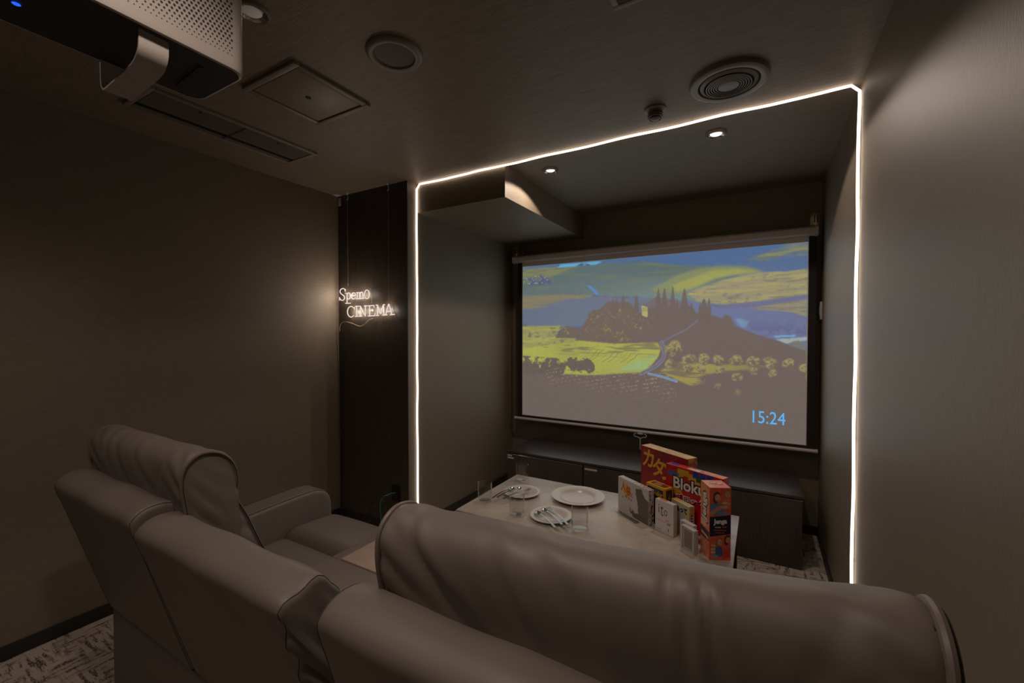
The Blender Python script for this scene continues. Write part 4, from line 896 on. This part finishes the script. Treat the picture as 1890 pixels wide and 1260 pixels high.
p = Paint(80, 12, (206, 200, 198)); p.mix(((np.sin(p.u * 60 + p.v * 4) > .3) & (p.u > .05)).astype(float), (90, 84, 82)); p.poly([(.55, .3), (.8, .3), (.8, .8), (.55, .8)], (210, 150, 120), .8); top_pic(t, p, w, .030, .160)
p = Paint(12, 64, (206, 200, 198)); p.mix(np.clip(p.noise(3, 14, 77, 2) * 6 - 3.1, 0, 1), (60, 54, 54)); p.ell(.5, .62, .3, .08, (206, 90, 50), .8); right_pic(t, p, w, .030, .160)
lettering('人', .052, FR(.040, .118), 'ink_red', t, offset=.0006, sx=.8); lettering('狼', .048, FR(.078, .108), 'ink_red', t, offset=.0006, sx=.7); lettering('と', .024, FR(.103, .098), 'ink_red', t, offset=.0006, sx=.7)
# white card game
t, w = game_box('card_game_box', 'plain white card game box with thin grey lettering in front of the games', -.400, 1.943, -.316, 1.899, .137, .024, 'paper_white')
p = Paint(8, 8, (222, 214, 210)); front_pic(t, p, w, .137)
lettering('i', .05, FR(.020, .100), 'ink_grey', t, fit=(.0042, .036)); lettering('t', .05, FR(.036, .094), 'ink_grey', t, fit=(.014, .046)); lettering('o', .05, FR(.055, .090), 'ink_grey', t, fit=(.017, .024), offset=-.0004)
part('red_line', B(.004, w - .012, -.0008, -.0004, .0500, .0510), 'ink_red', t, local=True)
fine_print(FR(.066, .060), .022, .004, 'ink_red', t, 4, 5); fine_print(FR(.073, .046), .018, .010, 'ink_red', t, 2, 6)
fine_print(FR(.022, .012), .026, .004, 'ink_black', t, 5, 7); fine_print(FR(.071, .022), .008, .013, 'ink_black', t, 1, 8)
part('orange_band', B(.016, .050, .006, .019, .137, .1376), 'ink_orange', t, local=True)
# yellow party game
t, w = game_box('card_game_box', 'small yellow and pale blue card game box with black brush lettering', -.340, 1.986, -.2575, 1.9175, .135, .028, 'box_cream')
p = Paint(44, 56, (176, 186, 176)); n = p.noise(5, 6, 41, 3); p.mix(np.clip(n * 4 - 1.9, 0, .9), (216, 190, 70)); p.mix(((p.u < .05) | (p.u > .95) | (p.v < .04)).astype(float), (220, 190, 80)); p.ell(.7, .75, .2, .1, (226, 186, 50), .9, soft=.4); p.ell(.5, .45, .25, .2, (176, 206, 206), .6, soft=.8)
front_pic(t, p, w, .135)
p = Paint(40, 12, (220, 200, 120)); p.poly([(.35, .3), (1, .3), (1, 1), (.35, 1)], (222, 214, 200)); p.mix((np.sin(p.u * 90) > .4) * (np.abs(p.v - .6) < .2) * (p.u > .35), (70, 64, 60)); top_pic(t, p, w, .028, .135)
p = Paint(12, 50, (206, 190, 176)); p.ell(.5, .16, .4, .14, (220, 180, 60)); right_pic(t, p, w, .028, .135)
lettering('はぁって', .03, FR(.052, .108), 'ink_black', t, offset=.0016, fit=(.088, .026)); lettering('う', .03, FR(.024, .062), 'ink_black', t, offset=.0012, fit=(.018, .022)); fine_print(RIGHTM(w, .014, .070) @ Matrix.Rotation(-PI / 2, 4, 'Z'), .06, .012, 'ink_black', t, 5, 9)
# tall orange block tower game
t, w = game_box('block_game_box', 'tall orange stacking game carton with children printed on it, at the table edge', -.167, 1.780, -.096, 1.8165, .276, .086, 'box_orange')
p = Paint(64, 200, (226, 92, 62)); n = p.noise(6, 16, 51, 3)
def kid(cu, cv, s, hair, skin, shirt):
    p.ell(cu, cv + .15 * s, .30 * s, .085 * s, shirt, soft=.2); p.ell(cu, cv - .004, .175 * s, .062 * s, hair, soft=.2); p.ell(cu - .06 * s, cv + .04 * s, .13 * s, .05 * s, hair, soft=.4)
    p.ell(cu + .03 * s, cv + .012 * s, .140 * s, .050 * s, skin, soft=.2); p.ell(cu + .04 * s, cv + .04 * s, .04 * s, .006 * s, (170, 60, 56), soft=.6)
    for q in (-.03, .08): p.ell(cu + q * s, cv + .002 * s, .016 * s, .006 * s, (60, 40, 36), soft=.6)
kid(.34, .12, 1.15, (92, 56, 42), (212, 150, 122), (92, 126, 158)); kid(.82, .07, .95, (168, 112, 74), (216, 158, 130), (226, 110, 80))
p.line([(.05, .36), (.35, .29), (.6, .26)], .035, (208, 142, 114)); p.line([(.98, .20), (.7, .27)], .02, (208, 142, 114)); p.ell(.15, .26, .18, .05, (96, 132, 164), soft=.3); p.ell(.62, .345, .4, .03, (110, 140, 160), soft=.4)
for k in range(5): p.poly([(.56, .17 + .028 * k), (.82, .165 + .028 * k), (.84, .187 + .028 * k), (.58, .192 + .028 * k)], (220, 178, 138) if k % 2 else (196, 120, 90))
p.poly([(0, .405), (1, .37), (1, .635), (0, .68)], (36, 34, 58))
kid(.46, .74, .95, (150, 100, 66), (214, 156, 128), (62, 92, 140)); kid(.86, .71, 1.0, (70, 44, 38), (206, 142, 116), (206, 90, 84))
for k in range(6): p.poly([(.06, .77 + .024 * k), (.27, .765 + .024 * k), (.29, .785 + .024 * k), (.08, .79 + .024 * k)], (222, 180, 140) if k % 2 else (190, 130, 96))
p.ell(.25, .95, .25, .03, (120, 150, 164), soft=.5); p.poly([(.62, .88), (.9, .86), (.94, .97), (.66, .99)], (214, 60, 48)); p.grade(n, .10)
front_pic(t, p, w, .276)
lettering('Jenga', .03, FR(.040, .146), 'ink_white', t, offset=.0012, fit=(.050, .024), shear=.1, rot=.06)
fine_print(FR(.032, .126), .022, .006, 'ink_white', t, 4, 10); fine_print(FR(.056, .128), .018, .006, 'ink_orange', t, 3, 11)
fine_print(FR(.040, .115), .046, .005, 'ink_orange', t, 8, 12); fine_print(FR(.040, .105), .034, .005, 'ink_orange', t, 6, 13)
p = Paint(40, 200, (226, 150, 110)); p.mix(np.clip(p.noise(3, 10, 3) * 3 - 1.2, 0, .7), (226, 96, 62)); p.poly([(0, .62), (1, .62), (1, .75), (0, .78)], (74, 66, 68)); p.poly([(.1, .69), (.9, .70), (.9, .735), (.1, .73)], (226, 180, 150)); p.poly([(.2, .8), (.6, .8), (.6, .95), (.2, .95)], (222, 180, 136), tex=p.noise(8, 40, 2)); p.poly([(.1, .45), (.6, .45), (.6, .6), (.1, .6)], (232, 190, 150))
picture('side_print', p, .084, .274, Matrix.Translation((-.0004, .085, .001)) @ Matrix.Rotation(-PI / 2, 4, 'Z'), 'print', t)
ML = Matrix.Translation((-.0008, .044, .190)) @ Matrix.Rotation(-PI / 2, 4, 'Z') @ MX
lettering('Jenga', .05, Matrix.Translation((.0003, 0, 0)) @ ML, 'ink_black', t, offset=.004, fit=(.122, .066), rot=PI / 2)
lettering('Jenga', .05, Matrix.Translation((-.0003, 0, 0)) @ ML, 'ink_white', t, offset=.0012, fit=(.112, .054), rot=PI / 2)
p = Paint(30, 34, (230, 104, 70)); p.poly([(0, 0), (.4, 0), (.25, 1), (0, 1)], (228, 150, 106)); top_pic(t, p, w, .086, .276)
lettering('Jenga', .02, TOPM(w * .55, .05, .276), 'ink_black', t, offset=.003, fit=(.048, .024), rot=-.2); lettering('Jenga', .02, TOPM(w * .55, .05, .2765), 'ink_white', t, offset=.0006, fit=(.044, .019), rot=-.2)
# two clear card cases
for k, (dx, dy, lab) in enumerate(((0, 0, 'clear plastic playing card case, front one of the two'), (-.010, .046, 'clear plastic playing card case, rear one of the two'))):
    ax, ay, bx, by = -.275 + dx, 1.828 + dy, -.222 + dx, 1.784 + dy
    ang = math.atan2(by - ay, bx - ax); w = math.hypot(bx - ax, by - ay)
    t = thing('card_case', lab, 'card case', (ax, ay, TZ), ang, 'playing card cases')
    bm = bmesh.new(); box(bm, 0, .005, 0, .022, 0, .094, .001); box(bm, w - .005, w, 0, .022, 0, .094, .001); box(bm, .005, w - .005, 0, .022, .089, .094, .001); box(bm, .005, w - .005, 0, .022, 0, .005, .001)
    part('case', bm, 'white_plastic', t, local=True)
    part('card_pack', B(.0055, w - .0055, .004, .019, .0055, .0885, bevel=.0008), 'paper_white', t, local=True)
    p = Paint(40, 56, (176, 168, 164)); p.mix(((np.sin((p.u * .62 + p.v) * 120) > 0) ^ (np.sin((p.u * .62 - p.v) * 120) > 0)).astype(float) * .85, (84, 80, 82)); p.mix(((p.u < .08) | (p.u > .92) | (p.v < .06) | (p.v > .94)).astype(float), (206, 198, 194))
    picture('card_back', p, w - .016, .078, Matrix.Translation((.008, .0036, .008)), 'print', t)
    part('cover', B(.005, w - .005, 0, .0012, .005, .089), 'acrylic', t, local=True)
# clear stands holding two of the boxes
for (ax, ay, bx, by, lab) in ((-.590, 2.0645, -.470, 1.9775, 'clear acrylic stand under the white wolf game box'),):
    ang = math.atan2(by - ay, bx - ax); w = math.hypot(bx - ax, by - ay)
    t = thing('display_stand', lab, 'stand', (ax, ay, TZ), ang)
    part('lip', B(0, w, -.014, -.011, .0025, .012, bevel=.0006), 'acrylic', t, local=True)
    part('foot', B(0, w, -.030, -.004, 0, .0025, bevel=.0006), 'acrylic', t, local=True)

# ================================================================== reclining sofa
t = thing('recliner_sofa', 'three-seat taupe leather recliner sofa with folded-down middle table', 'sofa', (-.95, 1.05, 0))
def loft_x(bm, prof, xs, scale, center, disp=None, lift=None, crease=(.0, .0)):
    """closed (y,z) profile lofted along x; scale shrinks it towards center at each station"""
    prof = np.array(prof); M_ = len(prof)
    d = np.roll(prof, -1, 0) - np.roll(prof, 1, 0); nn = np.stack([d[:, 1], -d[:, 0]], 1); nn /= np.linalg.norm(nn, axis=1)[:, None] + 1e-9
    area = np.sum(prof[:, 0] * np.roll(prof[:, 1], -1) - np.roll(prof[:, 0], -1) * prof[:, 1])
    if area < 0: nn = -nn
    rings = []
    for i, x in enumerate(xs):
        q = center + (prof - center) * scale[i]
        if disp is not None: q = q + nn * disp(i, x, np.arange(M_) / M_, prof)[:, None]
        z = q[:, 1] + (lift(x, q) if lift else 0)
        rings.append([bm.verts.new((x, a, b_)) for a, b_ in zip(q[:, 0], z)])
    for A, D in zip(rings, rings[1:]):
        for k in range(M_): bm.faces.new((A[k], A[(k + 1) % M_], D[(k + 1) % M_], D[k]))
    for R_, s in ((rings[0], -1), (rings[-1], 1)):
        prev = R_
        cen = sum((v.co for v in R_), Vector()) / M_
        for f in (.97, .92, .86, .78, .69, .59, .48, .36, .24, .12):
            cr = crease[0 if s < 0 else 1] * 4 * f * (1 - f)
            nr = []
            for v in R_:
                q = cen + (v.co - cen) * f
                g = cr * (abs(math.sin((q.z * .75 + q.y * .66) * 62 + 1.5 * math.sin(q.y * 21))) - .5)
                nr.append(bm.verts.new(q + Vector((s * (.017 * (1 - f * f) + g), 0, 0))))
            for k in range(M_): bm.faces.new((prev[k], prev[(k + 1) % M_], nr[(k + 1) % M_], nr[k]))
            prev = nr
        c = bm.verts.new(cen + Vector((s * .017, 0, 0)))
        for k in range(M_): bm.faces.new((prev[k], prev[(k + 1) % M_], c))
    bmesh.ops.recalc_face_normals(bm, faces=bm.faces[:])
    return rings
def edge_scale(n, first=.90, k=4):
    s = np.ones(n)
    for i in range(k):
        f = first + (1 - first) * math.sin(PI / 2 * i / k); s[i] = f; s[n - 1 - i] = f
    return s
def stations(x0, x1, n, edge=.02, k=4):
    e = np.array([edge * (1 - math.cos(PI / 2 * i / k)) for i in range(k)])
    return np.r_[x0 + e, np.linspace(x0 + edge, x1 - edge, n), (x1 - e)[::-1]]
BACK = [(.498, .835), (.508, .862), (.540, .880), (.585, .880), (.618, .862), (.632, .82), (.665, .66), (.71, .50), (.755, .36), (.745, .325), (.690, .318), (.652, .325), (.640, .345), (.612, .44), (.562, .617), (.525, .745)]
def shell(x0, x1, drop=0., gather=False, fold=0):
    pr = smooth_loop([(a, b_ - drop * max(0, (b_ - .4) / .48)) for a, b_ in BACK], 84)
    xs = stations(x0, x1, 40, .022); n = len(xs)
    def disp(i, x, tt, prof):
        dn = .0025 * np.sin(x * 21 + prof[:, 1] * 9) * np.exp(-((prof[:, 1] - .87) / .12) ** 2)
        e = math.exp(-((x1 - x) / .055) ** 2)
        if gather: dn = dn + .007 * e * np.sin(tt * 2 * PI * 15) * (prof[:, 1] > .6)
        return dn
    bm = bmesh.new(); R_ = loft_x(bm, pr, xs, edge_scale(n, .94), pr.mean(0), disp, None, (0, .010 if gather else 0))
    rim = [[v.co.copy() for v in R_[i]] for i in (2, n - 3)]
    o = part('back_shell', bm, 'leather', t, angle=60)
    for rr in rim:
        c = sum(rr, Vector()) / len(rr)
        part('seam', tube(bmesh.new(), [c + (q - c) * 1.002 for q in rr], .0009, 5, closed=True), 'leather_seam', o)
    return o
shell(-2.175, -1.522); shell(-1.505, -.815, .022, True); shell(-.715, .150)
CUSH = [(.612, .80), (.600, .88), (.592, .95), (.602, 1.000), (.640, 1.026), (.690, 1.018), (.728, .980), (.742, .925), (.738, .865), (.772, .790), (.815, .685), (.858, .590), (.895, .52), (.93, .455), (.90, .41), (.84, .40), (.775, .45), (.725, .56), (.69, .66), (.655, .75)]
def cushion(x0, x1, lift=0., seed=0, folds=()):
    rng = random.Random(seed)
    pr = smooth_loop(CUSH, 130); xs = stations(x0, x1, 96, .024, 6); n = len(xs)
    ph = [rng.uniform(0, 6) for _ in range(6)]
    def disp(i, x, tt, prof):
        y, z = prof[:, 0], prof[:, 1]
        s = np.cumsum(np.r_[0, np.linalg.norm(np.diff(prof, axis=0), axis=1)])
        dn = .003 * np.sin(x * 9 + ph[0]) * np.sin(tt * 11 + ph[1]) + .0012 * np.sin(x * 23 + s * 14 + ph[2])
        for end, sg in ((x0, 1), (x1, -1)):
            dd = abs(x - end)
            g = math.exp(-(dd / .10) ** 2) * (1 - math.exp(-(dd / .012) ** 2))
            ang = s * 46 + dd * 30 * sg
            dn = dn + g * .0085 * (np.abs(np.sin(ang + ph[3])) ** 1.5 - .55) * (.6 + .4 * np.sin(s * 9 + ph[4]))
        sr = s - s[np.argmax(z)]
        for (fx, s0, sl, am, wd, ln) in folds:
            u_ = (x - fx); v_ = sr - s0
            a_ = (u_ * math.cos(sl) + v_ * math.sin(sl)); b2 = (-u_ * math.sin(sl) + v_ * math.cos(sl))
            dn = dn - am * np.exp(-(a_ / wd) ** 2 - (b2 / ln) ** 2) + am * .6 * np.exp(-((a_ - wd * 1.6) / wd) ** 2 - (b2 / ln) ** 2)
        return dn
    lf = (lambda x, q: lift * np.clip((q[:, 1] - .5) / .5, 0, 1) * ((x - x0) / (x1 - x0)) ** 1.5) if lift else None
    bm = bmesh.new(); R_ = loft_x(bm, pr, xs, edge_scale(n, .955, 6), pr.mean(0), disp, lf, (.006, .006))
    rim = [[v.co.copy() for v in R_[i]] for i in (1, n - 2)]
    o = part('back_cushion', bm, 'leather', t, angle=70)
    for rr in rim:
        c = sum(rr, Vector()) / len(rr)
        part('piping', tube(bmesh.new(), [c + (q - c) * 1.018 for q in rr], .0062, 8, closed=True), 'leather', o)
        for f, dx in ((1.012, .0075), (1.012, -.0075)):
            part('seam', tube(bmesh.new(), [c + (q - c) * f + Vector((dx, 0, 0)) for q in rr], .0016, 5, closed=True), 'leather_seam', o)
cushion(-2.165, -1.445, 0, 4, [(-2.02, -.05, .5, .004, .018, .09), (-1.92, -.09, .6, .0035, .02, .1), (-1.60, -.10, -.5, .005, .014, .08), (-1.56, -.05, -.3, .004, .012, .07), (-1.72, -.13, .9, .003, .02, .1), (-1.80, -.04, .4, .002, .02, .09)])
cushion(-.650, .172, .045, 9, [(-.085, -.085, .15, .0065, .009, .055), (-.060, -.060, .30, .0055, .009, .05), (-.110, -.040, .05, .0045, .010, .04), (-.040, -.11, .45, .004, .010, .05), (-.53, -.10, .75, .0040, .016, .10), (-.47, -.15, .85, .0035, .018, .11), (-.36, -.10, .55, .0040, .016, .09), (-.30, -.045, .9, .0030, .016, .07), (-.22, -.14, .35, .0035, .018, .09), (-.57, -.05, .5, .0040, .012, .07), (.06, -.10, -.35, .003, .018, .09)])
# arms
for (x0, x1) in ((-2.215, -2.062), (.166, .306)):
    pr = smooth_loop([(.74, .06), (.74, .30), (.76, .44), (.84, .505), (1.1, .528), (1.40, .540), (1.50, .530), (1.555, .485), (1.568, .40), (1.568, .2), (1.565, .06), (1.2, .055)], 90)
    xs = stations(x0, x1, 10, .03, 5); n = len(xs)
    bm = bmesh.new(); R_ = loft_x(bm, pr, xs, edge_scale(n, .93, 5), np.array((1.15, .28)))
    rim = [[v.co.copy() for v in R_[i]] for i in (3, n - 4)]
    o = part('armrest', bm, 'leather', t, angle=60)
    for rr in rim:
        part('seam', tube(bmesh.new(), [q + Vector((0, 0, .0012)) for q in rr if q.z > .10], .0014, 5), 'leather_seam', o)
# base, seats, leg rests
part('base', B(-2.205, .296, .665, 1.50, .045, .325, bevel=.02, seg=3), 'leather', t)
part('rear_skirt', B(-2.17, .14, .652, .668, .02, .318, bevel=.006), 'leather', t)
def pad(name, x0, x1, y0, y1, z0, z1, crown=.02, r=.035, tilt=0.):
    N, M_ = 26, 26; bm = bmesh.new()
    top = [[None] * (M_ + 1) for _ in range(N + 1)]; bot = [[None] * (M_ + 1) for _ in range(N + 1)]
    for i in range(N + 1):
        for j in range(M_ + 1):
            a, b_ = i / N, j / M_
            x = x0 + (x1 - x0) * a; y = y0 + (y1 - y0) * b_
            ex = min(x - x0, x1 - x) ; ey = min(y - y0, y1 - y)
            def rd(e): return 0 if e >= r else r - math.sqrt(max(0, r * r - (r - e) ** 2))
            z = z1 + crown * (math.sin(PI * a) * math.sin(PI * b_)) ** .6 - rd(ex) - rd(ey) + tilt * (b_ - .5)
            top[i][j] = bm.verts.new((x, y, max(z, z0 + .02))); bot[i][j] = bm.verts.new((x, y, z0))
    for i in range(N):
        for j in range(M_):
            bm.faces.new((top[i][j], top[i + 1][j], top[i + 1][j + 1], top[i][j + 1])); bm.faces.new((bot[i][j], bot[i][j + 1], bot[i + 1][j + 1], bot[i + 1][j]))
    rim = [(i, 0) for i in range(N)] + [(N, j) for j in range(M_)] + [(i, M_) for i in range(N, 0, -1)] + [(0, j) for j in range(M_, 0, -1)]
    for k in range(len(rim)):
        (a, b_), (c, d) = rim[k], rim[(k + 1) % len(rim)]
        bm.faces.new((top[a][b_], bot[a][b_], bot[c][d], top[c][d]))
    bmesh.ops.recalc_face_normals(bm, faces=bm.faces[:])
    return part(name, bm, 'leather', t, angle=60)
for (x0, x1) in ((-2.062, -1.492), (-.790, .160)):
    pad('seat_cushion', x0, x1, .80, 1.285, .30, .372, .016, .04)
    pad('footrest', x0, x1, 1.262, 1.580, .18, .398, .020, .06, -.02)
# middle back folded forward to make a table
part('folded_back', B(-1.480, -.815, .70, 1.105, .34, .500, bevel=.010, seg=3), 'leather', t)
part('folded_front', B(-1.480, -.815, 1.108, 1.47, .34, .492, bevel=.010, seg=3), 'leather', t)
part('tray', B(-1.425, -.870, 1.116, 1.43, .490, .4955, bevel=.002), 'tray', t)
for x in (-2.14, -1.5, -.8, .22):
    for y in (.72, 1.42):
        part('foot', lathe(bmesh.new(), [(.025, 0), (.028, .045), (0, .045)], 20, (x, y, 0)), 'black_plastic', t)
